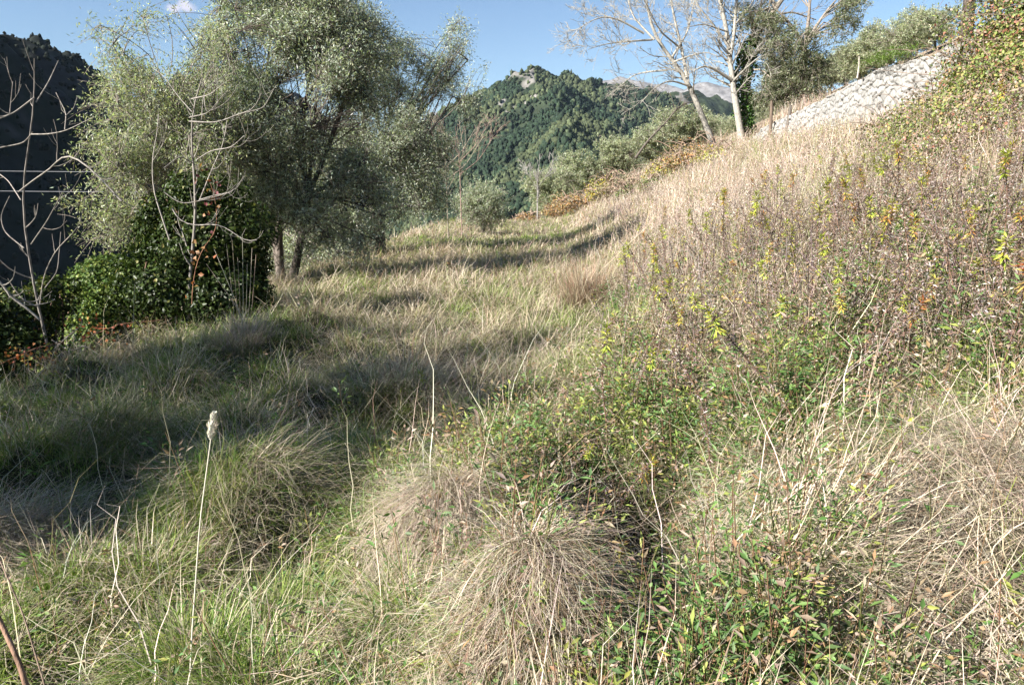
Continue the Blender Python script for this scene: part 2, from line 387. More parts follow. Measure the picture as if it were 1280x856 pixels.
def forest():
    n = 95000; y = rng.uniform(500, 1350, n); x = rng.uniform(-330, 380, n) * y / 900
    z = cm_h(x, y); nz = fbm(x * .02, y * .02, 41, 4)
    keep = (z > -75) & ~((nz > .50) & (z > 80) & (x < 30) & (rng.random(n) < .85)) & (rng.random(n) < .35 + 1.6 * (fbm(x * .03, y * .03, 77) - .2))
    x, y, z = x[keep], y[keep], z[keep]; n = len(x)
    rad = rng.uniform(.9, 2.9, n) * (1 + .2 * (y > 900))
    t = fbm(x * .018, y * .018, 81, 3)[:, None]; t = ss(.42, .58, t + rng.normal(0, .08, (n, 1)))
    c = (A(.020, .036, .020) * (1 - t) + A(.060, .074, .036) * t) * (1 + rng.normal(0, .2, (n, 1))).clip(.5, 1.6)
    canopy('mountain_forest', cm_h, np.stack([x, y, z + rad * .5], 1), rad, c)
    n = 16000; y = rng.uniform(200, 900, n); x = rng.uniform(-420, -80, n); z = lm_h(x, y)
    k = z > -80; x, y, z = x[k], y[k], z[k]; n = len(x); rad = rng.uniform(.5, 1.3, n)
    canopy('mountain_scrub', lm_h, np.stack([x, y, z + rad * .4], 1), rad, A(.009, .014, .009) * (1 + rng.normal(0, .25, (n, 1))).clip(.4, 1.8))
forest()
FR = rp((640, 109, 2520), (700, 101, 2400), (745, 93, 2340), (775, 83, 2340), (805, 89, 2280), (830, 87, 2280), (860, 99, 2220), (890, 105, 2220), (930, 114, 2160), (1000, 121, 2160), (1150, 139, 2100))
hill('distant_range', [(FR, .55)], -150, 1600, 1600, 3000, 260, 160, .0027, 54,
     lambda x, y, z: np.where((z + 100 * fbm(x * .006, y * .006, 6) > 395)[..., None], A(.34, .33, .33), A(.17, .165, .165)) * np.ones(x.shape + (1,)), 61)
def proj(p): q = np.asarray(p) - A(0, 0, CAM_Z); fw = q[1] * math.cos(PITCH) - q[2] * math.sin(PITCH); up = q[1] * math.sin(PITCH) + q[2] * math.cos(PITCH); return 640 + F * q[0] / fw, 428 - F * up / fw
print('hills', time.time() - T0)

# ================================================================== GRASS AND GROUND COVER (stuff)
def wmin(x, y, w): return np.maximum(w, .00058 * np.hypot(x, y))
def grass_cover():
    g = Geo(); nc = 112000; x, y = scatter(nc, .9, 52, 2.12)
    td, dx, dy, th = TF(x, y)
    ok = (x > -6.5) & (x < 13) & (rng.random(nc) < np.where(td < .25, 1, .14) * (1 - .72 * ss(.3, .8, hollow(x, y))) * (1 - .85 * clearing(x, y)) * (1 - .8 * pit(x, y))); x, y, td, dx, dy, th = [q[ok] for q in (x, y, td, dx, dy, th)]; nc = len(x)
    rr = np.hypot(x, y); d = np.clip(dryness(x, y) + .75 * (th - .5) * (1 - ss(15, 30, rr)), 0, 1); u = x - foot(y)
    k = 6; rp_ = lambda q: np.repeat(q, k); cx, cy, dd, td, dx, dy, th = map(rp_, (x, y, d, td, dx, dy, th)); n = len(cx)
    fine = th < .38                                  # fine leaved green tufts against coarse draping ones
    size = rp_(rng.uniform(.6, 1.25, nc) * (.6 + .8 * fbm(x * 1.2, y * 1.2, 51)))
    ha = rng.random(n) * 6.283; hr = np.abs(rng.normal(0, .04, n)) * (1 + .03 * np.hypot(cx, cy))
    bx = cx + np.cos(ha) * hr; by = cy + np.sin(ha) * hr; b = np.stack([bx, by, H(bx, by) - .01], 1)
    out = np.arctan2(dy, dx); fl = -1.1 + 4.5 * (fbm(bx * .6, by * .6, 55) - .5)
    wv = rng.random(n); head = np.where(wv < .55, out + rng.normal(0, .5, n), np.where(wv < .85, fl + rng.normal(0, .5, n), ha))
    isdry = rng.random(n) < .04 + .92 * np.clip(dd + rng.normal(0, .16, n), 0, 1)
    ln = size * np.where(isdry, rng.uniform(.20, .50, n), rng.uniform(.14, .36, n)) * np.where(fine, .8, 1.08) * (1 - .55 * hollow(bx, by)) * (1 - .55 * pit(bx, by)) * (.74 + .26 * ss(3, 7, np.hypot(bx, by))); wide = (~fine) & (rng.random(n) < .14); ln = np.where(wide, ln * .7, ln)
    a0 = np.abs(rng.normal(.2, .2, n)) + 1.6 * td.clip(0, .4); a1 = a0 + rng.uniform(.3, 2.2, n) + isdry * .6 - fine * .25
    gm = rng.random((n, 1)) ** 1.6; gc = GREEN * (1 - gm) + YGREEN * gm; gc = gc * (1 + rng.normal(0, .16, (n, 1))).clip(.5, 1.6)
    pk = (.25 + .75 * ss(6, 14, by)[:, None]) * rng.random((n, 1)) 
    dc = (STRAW * (1 - pk) + PINK * pk) * (1 + rng.normal(0, .22, (n, 1))).clip(.35, 1.5)
    dc = np.where(rng.random((n, 1)) < .20, A(.30, .21, .14) * (1 + rng.normal(0, .2, (n, 1))), dc)
    c = np.where(isdry[:, None], dc, gc)
    tipdry = (rng.random((n, 1)) < .35)
    c1 = np.where(isdry[:, None], dc * 1.1, np.where(tipdry, STRAW * .75 + YGREEN * .2, gc * 1.15))
    wd = wmin(bx, by, np.where(fine, rng.uniform(.0013, .0028, n), np.where(wide, .0062, rng.uniform(.0018, .0044, n))))
    blades(g, b, head, ln, wd, a0, a1, c * .9, c1, 4 if False else 3)
    print('grass blades', n)
    struct(g.build('meadow_grass', M_GRASS), 'stuff')
def thatch():
    g = Geo(); n = 150000; x, y = scatter(n, .9, 34, 2.05)
    ok = (x > -5) & (rng.random(n) > np.maximum(ss(.2, .6, hollow(x, y)) * .6, .85 * pit(x, y))) & (rng.random(n) < -.05 + 1.1 * np.clip(dryness(x, y) + .7 * (TF(x, y)[3] - .5), 0, 1)); x, y = x[ok], y[ok]; n = len(x)
    td, dx, dy, th = TF(x, y); b = np.stack([x, y, H(x, y) + rng.uniform(.01, .14, n)], 1); fl = 2.2 * (fbm(x * 1.1, y * 1.1, 58) - .5)
    a0 = rng.normal(1.0, .4, n)
    c = pal([STRAW, PINK, STRAW * 1.2, BROWN * 1.4, A(.62, .56, .44)], n, .2, [4, 3, 2, 2.5, 1])
    blades(g, b, np.where(rng.random(n) < .5, np.arctan2(dy, dx) + rng.normal(0, .4, n), -0.7 + fl * 2 + rng.normal(0, .7, n)), rng.uniform(.14, .46, n), wmin(x, y, rng.uniform(.0014, .0034, n)), a0, a0 + rng.normal(.5, .5, n), c, c)
    struct(g.build('dead_grass_thatch', M_STRAW), 'stuff')
def slope_scrub():
    """thin pinkish dry stems on the slope and the far meadow"""
    g = Geo(); n = 300000; x, y = scatter(n, 3.2, 48, 1.6, -14, 42); u = x - foot(y)
    r_ = np.hypot(x, y)
    ok = ((rng.random(n) < ss(.3, 2.2, u) * np.maximum(ss(5.0, 9, r_), .9 * ss(2.6, 3.6, u))) | (rng.random(n) < .12 * ss(7, 14, y))) & (x < 12) & (rng.random(n) < .15 + ss(.05, .35, dryness(x, y))) & (rng.random(n) < .3 + 1.4 * (fbm(x * .7, y * .7, 71) - .25)) & (x > -4)
    x, y = x[ok], y[ok]; n = len(x); b = np.stack([x, y, H(x, y)], 1)
    td, dx, dy, th = TF(x, y, .8, 33); hh = (.35 + .9 * fbm(x * .6, y * .6, 73)) * (.7 + .6 * th) * (1.1 - .6 * td.clip(0, .8)); a0 = np.abs(rng.normal(.22, .25, n))
    c = pal([A(.52, .41, .34), A(.60, .52, .43), A(.42, .31, .24), A(.30, .20, .15), A(.44, .26, .16), A(.28, .28, .10)], n, .16, [5, 6, 2.5, 1, .6, 1.0])
    patch = (.72 + .5 * th)[:, None] * (1 + .5 * (fbm(x * .35, y * .35, 79) - .5))[:, None]; gp = (fbm(x * .9, y * .9, 83) > .60)[:, None] & (rng.random((n, 1)) < .5); c = np.where(gp, pal([A(.24, .28, .09), A(.34, .34, .14)], n), c * patch)
    blades(g, b, rng.random(n) * 6.28, hh * rng.uniform(.35, 1.0, n) * ss(-2, 2.5, x - foot(y)).clip(.45, 1), wmin(x, y, .0022) * rng.uniform(.7, 1.2, n), a0, a0 + rng.uniform(.1, 1.9, n), c * .85, c)
    m = 90000; pool = np.flatnonzero(u[ok] > .6); i = pool[rng.integers(0, len(pool), m)]; t = rng.uniform(.3, 1, m) ** .7; q = b[i] + rng.normal(0, .06, (m, 3)) + A(0, 0, 1) * (hh[i] * t * .75)[:, None]; sc_ = (wmin(x[i], y[i], .002) / .002)
    leaves(g, q, rng.normal(0, 1, (m, 3)), rng.normal(0, 1, (m, 3)), rng.uniform(.008, .018, m) * sc_ ** .6, rng.uniform(.003, .007, m) * sc_ ** .5, c[i] * rng.uniform(.6, 1.1, (m, 1)), .3)
    print('scrub', n); struct(g.build('dry_slope_scrub', M_STRAW), 'stuff')
def forbs():
    """small leafy ground plants, most of them on the right hand bank"""
    g = Geo(); npl = 24000; x, y = scatter(npl, 1.1, 13, 1.9, -42, 44); u = x - foot(y)
    p = .03 + .62 * ss(0.0, .9, u) * (.12 + 1.1 * ss(.42, .62, fbm(x * 1.6, y * 1.6, 91))) * (1 - .6 * ss(.2, .6, hollow(x, y))) * (1 - .85 * clearing(x, y)) * (1 - .93 * pit(x, y)); p = p * (1 - .75 * ss(3.2, 6, np.hypot(x, y)))
    ok = rng.random(npl) < p; x, y = x[ok], y[ok]; npl = len(x); k = 34
    hgt = rng.uniform(.06, .34, npl); cx, cy, hh = np.repeat(x, k), np.repeat(y, k), np.repeat(hgt, k); n = len(cx)
    t = rng.random(n); az = rng.random(n) * 6.283; lean = np.repeat(rng.normal(0, .18, (npl, 2)), k, 0)
    rad = (.01 + .04 * rng.random(n)); z = H(x, y)
    pos = np.stack([cx + lean[:, 0] * t * hh + np.cos(az) * rad, cy + lean[:, 1] * t * hh + np.sin(az) * rad, np.repeat(z, k) + .03 + t * hh], 1)
    dr = np.stack([np.cos(az), np.sin(az), rng.normal(.35, .4, n)], 1); kind = np.repeat(rng.random(npl), k)[:, None]
    c = np.where(kind < .50, pal([A(.085, .165, .04), A(.15, .24, .065), A(.11, .18, .07)], n), np.where(kind < .66, pal([A(.30, .33, .08), A(.22, .26, .06)], n), pal([A(.23, .17, .12), A(.36, .29, .22), A(.30, .19, .10)], n)))
    s = wmin(cx, cy, .001) / .001
    leaves(g, pos, dr, A(0, 0, 1) + rng.normal(0, .5, (n, 3)), rng.uniform(.014, .038, n) * s ** .3, rng.uniform(.0045, .0105, n) * s ** .5, c, .25)
    tb = np.stack([np.stack([x, y, z], 1), np.stack([x + lean[::k, 0] * hgt * .5, y + lean[::k, 1] * hgt * .5, z + hgt * .5], 1), np.stack([x + lean[::k, 0] * hgt, y + lean[::k, 1] * hgt, z + hgt + .03], 1)], 1)
    tubes(g, tb, np.tile(A(.0022, .0018, .001), (npl, 1)), pal([A(.16, .17, .06), A(.25, .15, .09)], npl), 3)
    print('forbs', npl); struct(g.build('leafy_ground_cover', M_LEAF), 'stuff')
def litter():
    """curled dead leaves and seed husks caught in the top of the herbs"""
    g = Geo(); n = 170000; x, y = scatter(n, 1.0, 14, 1.8, -43, 44); u = x - foot(y)
    ok = (rng.random(n) < (.08 + .92 * ss(1.6, 3.5, np.hypot(x, y)))) & (rng.random(n) < .10 + .75 * ss(-.2, .9, u) * (.25 + 1.5 * (fbm(x * 1.3, y * 1.3, 111) - .2))) & (x > -4) & (rng.random(n) > np.maximum(ss(.2, .6, hollow(x, y)) * .6, np.maximum(.8 * clearing(x, y), .8 * pit(x, y)))); x, y = x[ok], y[ok]; n = len(x); sc_ = wmin(x, y, .0015) / .0015
    q = np.stack([x, y, H(x, y) + rng.beta(2, 2, n) * (.16 + .22 * ss(0, 1.5, u[ok]))], 1)
    leaves(g, q, rng.normal(0, 1, (n, 3)) * A(1, 1, .7), rng.normal(0, 1, (n, 3)), rng.uniform(.005, .016, n) * sc_ ** .5, rng.uniform(.003, .008, n) * sc_ ** .5, pal([A(.26, .19, .14), A(.42, .34, .26), A(.14, .10, .075), A(.44, .37, .29), A(.28, .19, .12), A(.20, .22, .08)], n, .2), .6)
    struct(g.build('leaf_litter', M_STRAW), 'stuff')
litter()
grass_cover(); thatch(); slope_scrub(); forbs()
print('cover', time.time() - T0)

# ================================================================== draped tussocks and dry mounds
def tussock(px, py, rad, ln, n, cols, label, name='grass_tussock', head=None, spread=3.14, drape=(1.2, 2.6), hgt=0.0, cat='grass tussock', wd=.0022, group='grass tussocks on the meadow', g0=None, wts=None):
    c0 = G(px, py) if g0 is None else g0
    g = Geo(); az = (rng.random(n) * 6.283) if head is None else head + rng.normal(0, spread, n)
    r = rad * np.sqrt(rng.random(n)); fa = rng.random(n) * 6.283
    bx = c0[0] + np.cos(fa) * r; by = c0[1] + np.sin(fa) * r
    b = np.stack([bx, by, H(bx, by) + hgt * (1 - (r / rad) ** 2)], 1)
    hd = np.where(rng.random(n) < .75, fa if head is None else az, az) + rng.normal(0, .65, n) + .7 * np.sin(bx * 31 + by * 17)
    a0 = np.abs(rng.normal(.35, .3, n)) + .5 * r / rad; a1 = rng.uniform(*drape, n)
    c = pal(cols, n, .2, wts)
    blades(g, b, hd, ln * rng.uniform(.45, 1.1, n), wmin(bx, by, wd) * rng.uniform(.6, 1.3, n), a0, a1, c * .85, c, 4)
    base = on(c0[0], c0[1])
    return tag(g.build(name, M_STRAW, loc=base), label, cat, group)
SP_ = [STRAW, PINK * 1.05, A(.60, .53, .42), BROWN * 1.3, YGREEN]
tussock(545, 665, .15, .34, 4200, SP_, 'smooth pinkish straw mound combed downhill like a haystack, in the centre foreground', head=-1.7, spread=.9, drape=(1.2, 3.0), hgt=.06, wts=[4, 6, 3, 1, .3])
tussock(650, 795, .15, .30, 4000, SP_, 'brown straw tussock draping down beside the dark hollow, at the bottom edge', head=-1.3, spread=1.0, drape=(1.3, 3.0), hgt=.12, wts=[4, 4, 2, 4, .4])
tussock(1245, 600, .24, .36, 2400, SP_, 'flattened pale straw tussock at the right edge of the picture', head=3.0, spread=.8, drape=(1.4, 2.2), wts=[5, 5, 4, 1, .5])
tussock(20, 690, .22, .40, 2600, SP_, 'bleached straw clump at the left edge above the thick brown stem', head=-.4, spread=.8, drape=(1.2, 2.4), wts=[4, 4, 4, 1, 1])
tussock(330, 610, .26, .42, 3200, [GREEN, YGREEN, STRAW, A(.56, .5, .38), PINK], 'green and straw hummock just right of the tall white seed stalk', head=-1.4, spread=1.2, drape=(1.2, 2.5), wts=[2, 3, 3, 3, 2])
tussock(980, 640, .16, .42, 1600, [STRAW, A(.62, .56, .45), GREEN], 'long bleached grass tuft hanging over green leaves on the right bank', head=-1.6, spread=.7, drape=(1.4, 2.8), wts=[4, 4, 1.5])
tussock(300, 440, .20, .38, 1700, [PINK, STRAW, A(.6, .52, .44)], 'pinkish fluffy straw clump in front of the dark ivy thicket', head=None, drape=(.6, 2.0))
tussock(365, 395, .25, .55, 1300, [STRAW, A(.6, .53, .36)], 'upright golden grass clump right of the dark ivy thicket', drape=(.2, 1.2))
tussock(150, 555, .30, .5, 2000, [YGREEN, STRAW, GREEN, A(.36, .33, .18)], 'arched yellow green tussock in the left shade', head=-.3, spread=1.0, drape=(1.2, 2.0))
tussock(480, 560, .25, .45, 1800, [GREEN, YGREEN, BROWN * 1.4, STRAW], 'dark green tussock above the shady hollow', head=-1.8, spread=1.2, drape=(1.0, 2.4))
tussock(240, 650, .14, .30, 1400, [GREEN * 1.2, A(.13, .23, .05), YGREEN], 'fresh green upright tuft at the foot of the seed stalk', drape=(.1, .8), wd=.003)
tussock(730, 370, .25, .6, 1100, [BROWN * 1.5, A(.33, .22, .15), STRAW], 'rusty brown grass clump at the foot of the slope', drape=(.2, 1.2))

# ================================================================== weeds with yellow leaf tufts
W_DEAD = [A(.23, .165, .15), A(.32, .265, .24), A(.13, .088, .08), A(.40, .35, .32), A(.23, .145, .11), A(.17, .16, .09)]
def make_weed(h, seed, tuft):
    global rng
    keep = rng; rng = np.random.default_rng(seed)
    g = Geo(); n = 10; t = np.linspace(0, 1, n); bend = rng.normal(0, .10, 2) * h
    stem = np.stack([bend[0] * t ** 2 + .012 * np.sin(7 * t), bend[1] * t ** 2, t * h], 1)
    tubes(g, stem, np.linspace(.004, .0016, n), A(.20, .12, .08), 4)
    S, Rr = sprout(stem[None], np.linspace(.004, .0018, n)[None], 16, h * .22, .75, .9, .12, 5, .5, .35)
    tubes(g, S, Rr, A(.26, .18, .14), 3)
    k = 300; u = rng.beta(1.6, 1.0, k); az = rng.random(k) * 6.283
    side = rng.random(k) < .6; i = rng.integers(0, 16, k); j = rng.integers(1, 5, k)
    ps = np.where(side[:, None], S[i, j] + rng.normal(0, .008, (k, 3)), np.stack([np.interp(u, t, stem[:, q]) for q in range(3)], 1))
    dr = np.stack([np.cos(az), np.sin(az), rng.normal(-.3, .6, k)], 1)
    leaves(g, ps, dr, rng.normal(0, 1, (k, 3)), rng.uniform(.010, .026, k), rng.uniform(.0035, .007, k), pal(W_DEAD, k, .2), .5)
    o = g.build('tall_weed', M_STRAW)
    if tuft:
        g = Geo(); m = 70; top = stem[-1]; az = rng.random(m) * 6.283; v = rng.random(m)
        cols = [[A(.42, .46, .07), A(.52, .50, .08), A(.30, .38, .06)], [A(.50, .40, .07), A(.46, .22, .06), A(.40, .42, .08)], [A(.46, .16, .06), A(.40, .26, .09), A(.5, .38, .1)]][tuft - 1]
        ps = top - A(0, 0, 1) * (v * .10)[:, None]
        dr = np.stack([np.cos(az), np.sin(az), .9 - 1.7 * v + rng.normal(0, .2, m)], 1)
        leaves(g, ps, dr, A(0, 0, 1) + rng.normal(0, .3, (m, 3)), rng.uniform(.022, .048, m), rng.uniform(.005, .009, m), pal(cols, m, .12), .25)
        g.build('leaf_tuft', M_LEAF, o)
    rng = keep; return o
WL = ['dried weed with a yellow green leaf tuft among brown weeds on the right bank', 'dried weed with an orange and yellow tuft among brown weeds on the right bank',
      'dried weed with a reddish leaf tuft among brown weeds on the right bank', 'brown leafless seeded weed stalk on the right bank']
protos = []
for s_ in range(9):
    kd = [1, 1, 1, 2, 2, 3, 0, 0, 0][s_]; o = make_weed(.62 + .05 * (s_ % 4), 100 + s_, kd); protos.append((o, kd))
used = set()
def put_weed(pi, x, y, s, label=None, group=None, dz=0):
    o, kd = protos[pi]; lab = label or WL[kd - 1]
    grp = group or ['yellow tufted weeds on the bank', 'orange tufted weeds on the bank', 'red tufted weeds on the bank', 'bare seeded weeds on the bank'][kd - 1]
    loc = on(x, y, dz); rz = rng.random() * 6.28; tl = tuple(rng.normal(0, .20, 2))
    if pi not in used:
        used.add(pi); o.location = tuple(loc); o.rotation_euler = (tl[0], tl[1], rz); o.scale = (s, s, s); return tag(o, lab, 'weed', grp)
    r = dup(o, loc, rz, s, None, None, tl); return tag(r, lab, 'weed', grp)
for px, py, pi, s, lb in [(822, 2.12, 0, .60, 'dead grey weed with a drooping bright yellow tuft, standing in the dark hollow'),
                          (783, 2.25, 3, .62, 'dead weed with a red and yellow tuft, just left of the drooping bright yellow one'),
                          (690, 2.75, 1, .55, 'dead weed with a small round yellow tuft, rising behind the brown straw tussock'),
                          (550, 4.6, 2, .7, 'thin weed with two yellow leaves standing above the shady hollow in the centre')]:
    put_weed(pi, P(px, 700, py)[0], py, s, lb)
cnt = 0
while cnt < 275:
    x, y = scatter(1, 2.3, 11.5, 1.25, 3, 41); x, y = float(x[0]), float(y[0]); u = x - float(foot(y)); r = math.hypot(x, y)
    if u > 3.3 + .5 * rng.normal() or r > 10.5: continue
    if u < .7 or rng.random() > .25 + .75 * ss(.9, 2.0, u): continue
    if rng.random() > float(ss(2.2, 4.2, r)) + .12: continue
    pi = int(rng.choice(9, p=[.16, .16, .16, .09, .08, .05, .10, .10, .10])); put_weed(pi, x, y, rng.uniform(.62, 1.02)); cnt += 1
def far_weeds():
    """the remaining weeds, beyond counting"""
    g = Geo(); n = 3400; x, y = scatter(n, 3.0, 13, 1.2, -3, 42); u = x - foot(y); ok = (rng.random(n) < ss(.4, 1.8, u) * (1 - ss(2.6, 3.8, u)) * (1 - ss(8, 11, y))) & (np.hypot(x, y) > 3.2) & (rng.random(n) < .08 + ss(.38, .60, fbm(x * .9, y * .9, 97))); x, y = x[ok], y[ok]; n = len(x)
    h = rng.uniform(.2, .5, n); z = H(x, y); ln = rng.normal(0, .28, (n, 2)); st = np.stack([np.stack([x + ln[:, 0] * h * t * t, y + ln[:, 1] * h * t * t, z + h * t], 1) for t in (0, .35, .7, 1)], 1)
    tubes(g, st, np.tile(A(.004, .003, .0025, .0015), (n, 1)) * (wmin(x, y, .002) / .002)[:, None], pal(W_DEAD[:3], n), 3)
    k = 42; i = np.repeat(np.arange(n), k); m = len(i); t = rng.beta(2, 1, m); az = rng.random(m) * 6.283; rad = rng.random(m) * .06 * (1.2 - t)
    ps = np.stack([x[i] + ln[i, 0] * h[i] * t * t + np.cos(az) * rad, y[i] + ln[i, 1] * h[i] * t * t + np.sin(az) * rad, z[i] + h[i] * t], 1)
    c = pal(W_DEAD, m, .2); tip = (t > .86) & (rng.random(n) < .33)[i]; c = np.where(tip[:, None], pal([A(.40, .42, .08), A(.46, .26, .08), A(.5, .44, .1)], m), c)
    s = wmin(x[i], y[i], .002) / .002
    leaves(g, ps, np.stack([np.cos(az), np.sin(az), rng.normal(.1, .6, m)], 1), rng.normal(0, 1, (m, 3)), rng.uniform(.010, .024, m) * s ** .3, rng.uniform(.0035, .007, m) * s ** .4, c, .3)
    struct(g.build('weed_thicket', M_LEAF), 'stuff')
far_weeds()
print('weeds', time.time() - T0)

# ================================================================== TREES
def wood_obj(name, lines, m, parent, col, k=6, cj=.12):
    """lines: list of (pts (n,3), radii (n,))"""
    g = Geo()
    for Pt, Rd in lines:
        Pt = np.asarray(Pt); 
        if Pt.ndim == 2: Pt = Pt[None]; Rd = np.asarray(Rd)[None]
        tubes(g, Pt, Rd, np.asarray(col) * (1 + rng.normal(0, cj, (len(Pt), 1))), k if Rd.max() > .02 else (4 if Rd.max() > .006 else 3))
    return g.build(name, m, parent, smooth=True)
def crown_tree(name, base, forks, blobs, n_twig, n_leaf, lsize, lcols, label, cat='olive tree', group=None, trunk_r=.18, bark=A(.22, .19, .16), lm=M_OLIVE, shell=2.2, gap=-.2, gapf=.9, twig_r=.006, droop=-.25, wts=None, leaf_up=0.2, root=None, sub=9):
    base = np.asarray(base, float); root = empty(name, base, label, cat, group)
    W = []; F_ = [np.asarray(f, float) for f in forks]
    for q in F_:
        pts = bez(base - A(0, 0, .3), q, 9, bend=.06); W.append((pts - base, np.linspace(trunk_r * 1.15, trunk_r * .6, 9)))
    vols = np.array([b[1][0] * b[1][1] * b[1][2] * (b[2] if len(b) > 2 else 1) for b in blobs]) ** .85; gl = Geo(); TW = []
    for bi, b in enumerate(blobs):
        c, r = np.asarray(b[0], float), np.asarray(b[1], float); nt_ = max(6, int(n_twig * vols[bi] / vols.sum()))
        d = nrm(rng.normal(size=(nt_ * 3, 3))); u = rng.random((nt_ * 3, 1)) ** (1 / shell); tp = c + d * r * u * (1 + rng.normal(0, .08, (nt_ * 3, 1)))
        tp = tp[wave3(tp, gapf) > gap][:nt_]
        if len(tp) < 3: continue
        fk = min(F_, key=lambda q: np.linalg.norm(q - c)); lp = bez(fk, c + A(0, 0, -.2) * r, 9, sag=.08, bend=.10)
        W.append((lp - base, np.linspace(trunk_r * .5, trunk_r * .12, 9)))
        ns = min(sub, len(tp)); sc = tp[rng.choice(len(tp), ns, replace=False)]; subs = []
        for q in sc:
            st = lp[rng.integers(3, 9)]; s_ = bez(st, q, 7, sag=.05, bend=.1); subs.append(s_); W.append((s_ - base, np.linspace(trunk_r * .14, twig_r, 7)))
        SS = np.concatenate([s[2:] for s in subs] + [lp[5:]]); dist = np.linalg.norm(tp[:, None] - SS[None], axis=-1); near = SS[dist.argmin(1)]
        t = np.linspace(0, 1, 5)[None, :, None]; mid = (near + tp) / 2 + rng.normal(0, .10, tp.shape) * np.linalg.norm(tp - near, axis=1, keepdims=True) + A(0, 0, .06)
        tw = (1 - t) ** 2 * near[:, None] + 2 * t * (1 - t) * mid[:, None] + t * t * tp[:, None]
        TW.append(tw)
    TW = np.concatenate(TW); nt_ = len(TW)
    tips = TW[:, -1]; dirs = nrm(TW[:, -1] - TW[:, -2] + A(0, 0, droop) * .1 + rng.normal(0, .05, (nt_, 3)))
    ln = rng.uniform(.18, .42, nt_); ext = tips[:, None] + dirs[:, None] * (ln[:, None] * np.array([0, .5, 1]))[:, :, None] + A(0, 0, 1) * (np.array([0, .1, .2])[None] ** 1.5 * np.sign(droop))[:, :, None]
    TW = np.concatenate([TW, ext[:, 1:]], 1)
    if twig_r > 0: W.append((TW - base, np.linspace(twig_r, twig_r * .35, TW.shape[1])[None] * np.ones((nt_, 1))))
    k = max(1, int(n_leaf / nt_)); i = np.repeat(np.arange(nt_), k); m = len(i); s = rng.uniform(-1.1, 1.05, m)[:, None]
    ps = tips[i] + dirs[i] * ln[i][:, None] * s + rng.normal(0, .05, (m, 3))
    dr = dirs[i] * .6 + rng.normal(0, .75, (m, 3)) + A(0, 0, leaf_up)
    cl = pal(lcols, m, .16, wts) * np.repeat(1 + rng.normal(0, .14, (nt_, 1)), k, 0)
    leaves(gl, ps - base, dr, rng.normal(0, 1, (m, 3)), lsize[0] * rng.uniform(.6, 1.25, m), lsize[1] * rng.uniform(.7, 1.2, m), cl, .15, tri=lsize[0] > .055 and lm is not M_OLIVE)
    wood_obj('trunk', W[:len(F_)], M_BARK, root, bark, 9); wood_obj('branches', W[len(F_):], M_BARK, root, bark * 1.05)
    gl.build('crown', lm, root); return root
OL = [A(.39, .43, .34), A(.32, .36, .27), A(.46, .49, .42), A(.20, .23, .14), A(.42, .44, .29)]
def bl(px, py, d, rx, ry, rz, dens=1): return (P(px, py, d), (rx, ry, rz), dens)
# large olive: left trunk at (345,300)
B1 = on(*P(352, 330, 13.0)[:2])
crown_tree('olive_tree', B1, [P(350, 255, 13), P(330, 235, 13.2), P(385, 245, 13)],
           [bl(330, 60, 13, 1.5, 1.5, 1.3, 1.2), bl(400, 40, 13.5, 1.3, 1.4, 1.2, 1.1), bl(300, 150, 12.6, 1.2, 1.3, 1.1, 1), bl(380, 150, 12.8, 1.4, 1.2, 1.1), bl(365, 105, 12.2, 1.1, .9, .8, .9), bl(400, 75, 12.6, .9, .8, .7, .8), bl(430, 110, 13.6, 1.1, 1.2, .9), bl(350, -20, 13.4, 1.6, 1.3, .8),
            bl(290, 225, 12.6, 1.0, 1.0, .9), bl(350, 255, 12.6, 1.1, 1.0, .7), bl(420, 215, 12.8, 1.0, 1.0, .8), bl(288, 85, 13, .7, 1.0, .9, .8), bl(450, 20, 13.8, .9, 1, .7, .8), bl(345, 300, 12.2, .9, .6, .45, 1.8), bl(410, 290, 12.4, .9, .7, .5, 1.6), bl(455, 250, 13, .8, .8, .6, 1.2), bl(320, 260, 12.2, .8, .6, .5, 1.3)],
           4600, 122000, (.072, .0175), OL, 'largest grey green olive, its crown filling the top left of the frame', trunk_r=.085, gap=.0, gapf=3.0, bark=A(.12, .10, .085), wts=[4, 3, 3, 2, 1])
B2 = on(*P(477, 318, 18.5)[:2])
crown_tree('olive_tree', B2, [P(474, 265, 18.5), P(462, 232, 18.6)],
           [bl(500, 90, 19, 1.6, 1.6, 1.3, .8), bl(460, 170, 18.4, 1.6, 1.5, 1.2, 1), bl(520, 190, 18.6, 1.5, 1.4, 1.1, 1), bl(430, 240, 18, 1.2, 1.2, .9), bl(510, 250, 18.4, 1.2, 1.2, .7), bl(550, 60, 19.4, 1.0, 1.2, 1.0, .45), bl(565, 110, 19.2, .9, 1.0, 1.0, .45), bl(585, 70, 19.4, .5, .6, .5, .4),
            bl(470, 30, 19, 1.4, 1.3, .9, .6), bl(540, 160, 19, 1.0, 1.1, .8, .7), bl(395, 200, 18, 1.1, 1.1, 1.1, .9)],
           3400, 68000, (.080, .020), [c * .97 for c in OL], 'shadier olive with a dark forked trunk at the terrace edge, right of the largest one', trunk_r=.12, gap=.12, gapf=2.6, bark=A(.12, .105, .09), wts=[4, 4, 2, 3, 1])
B3 = on(*P(205, 330, 11.5)[:2])
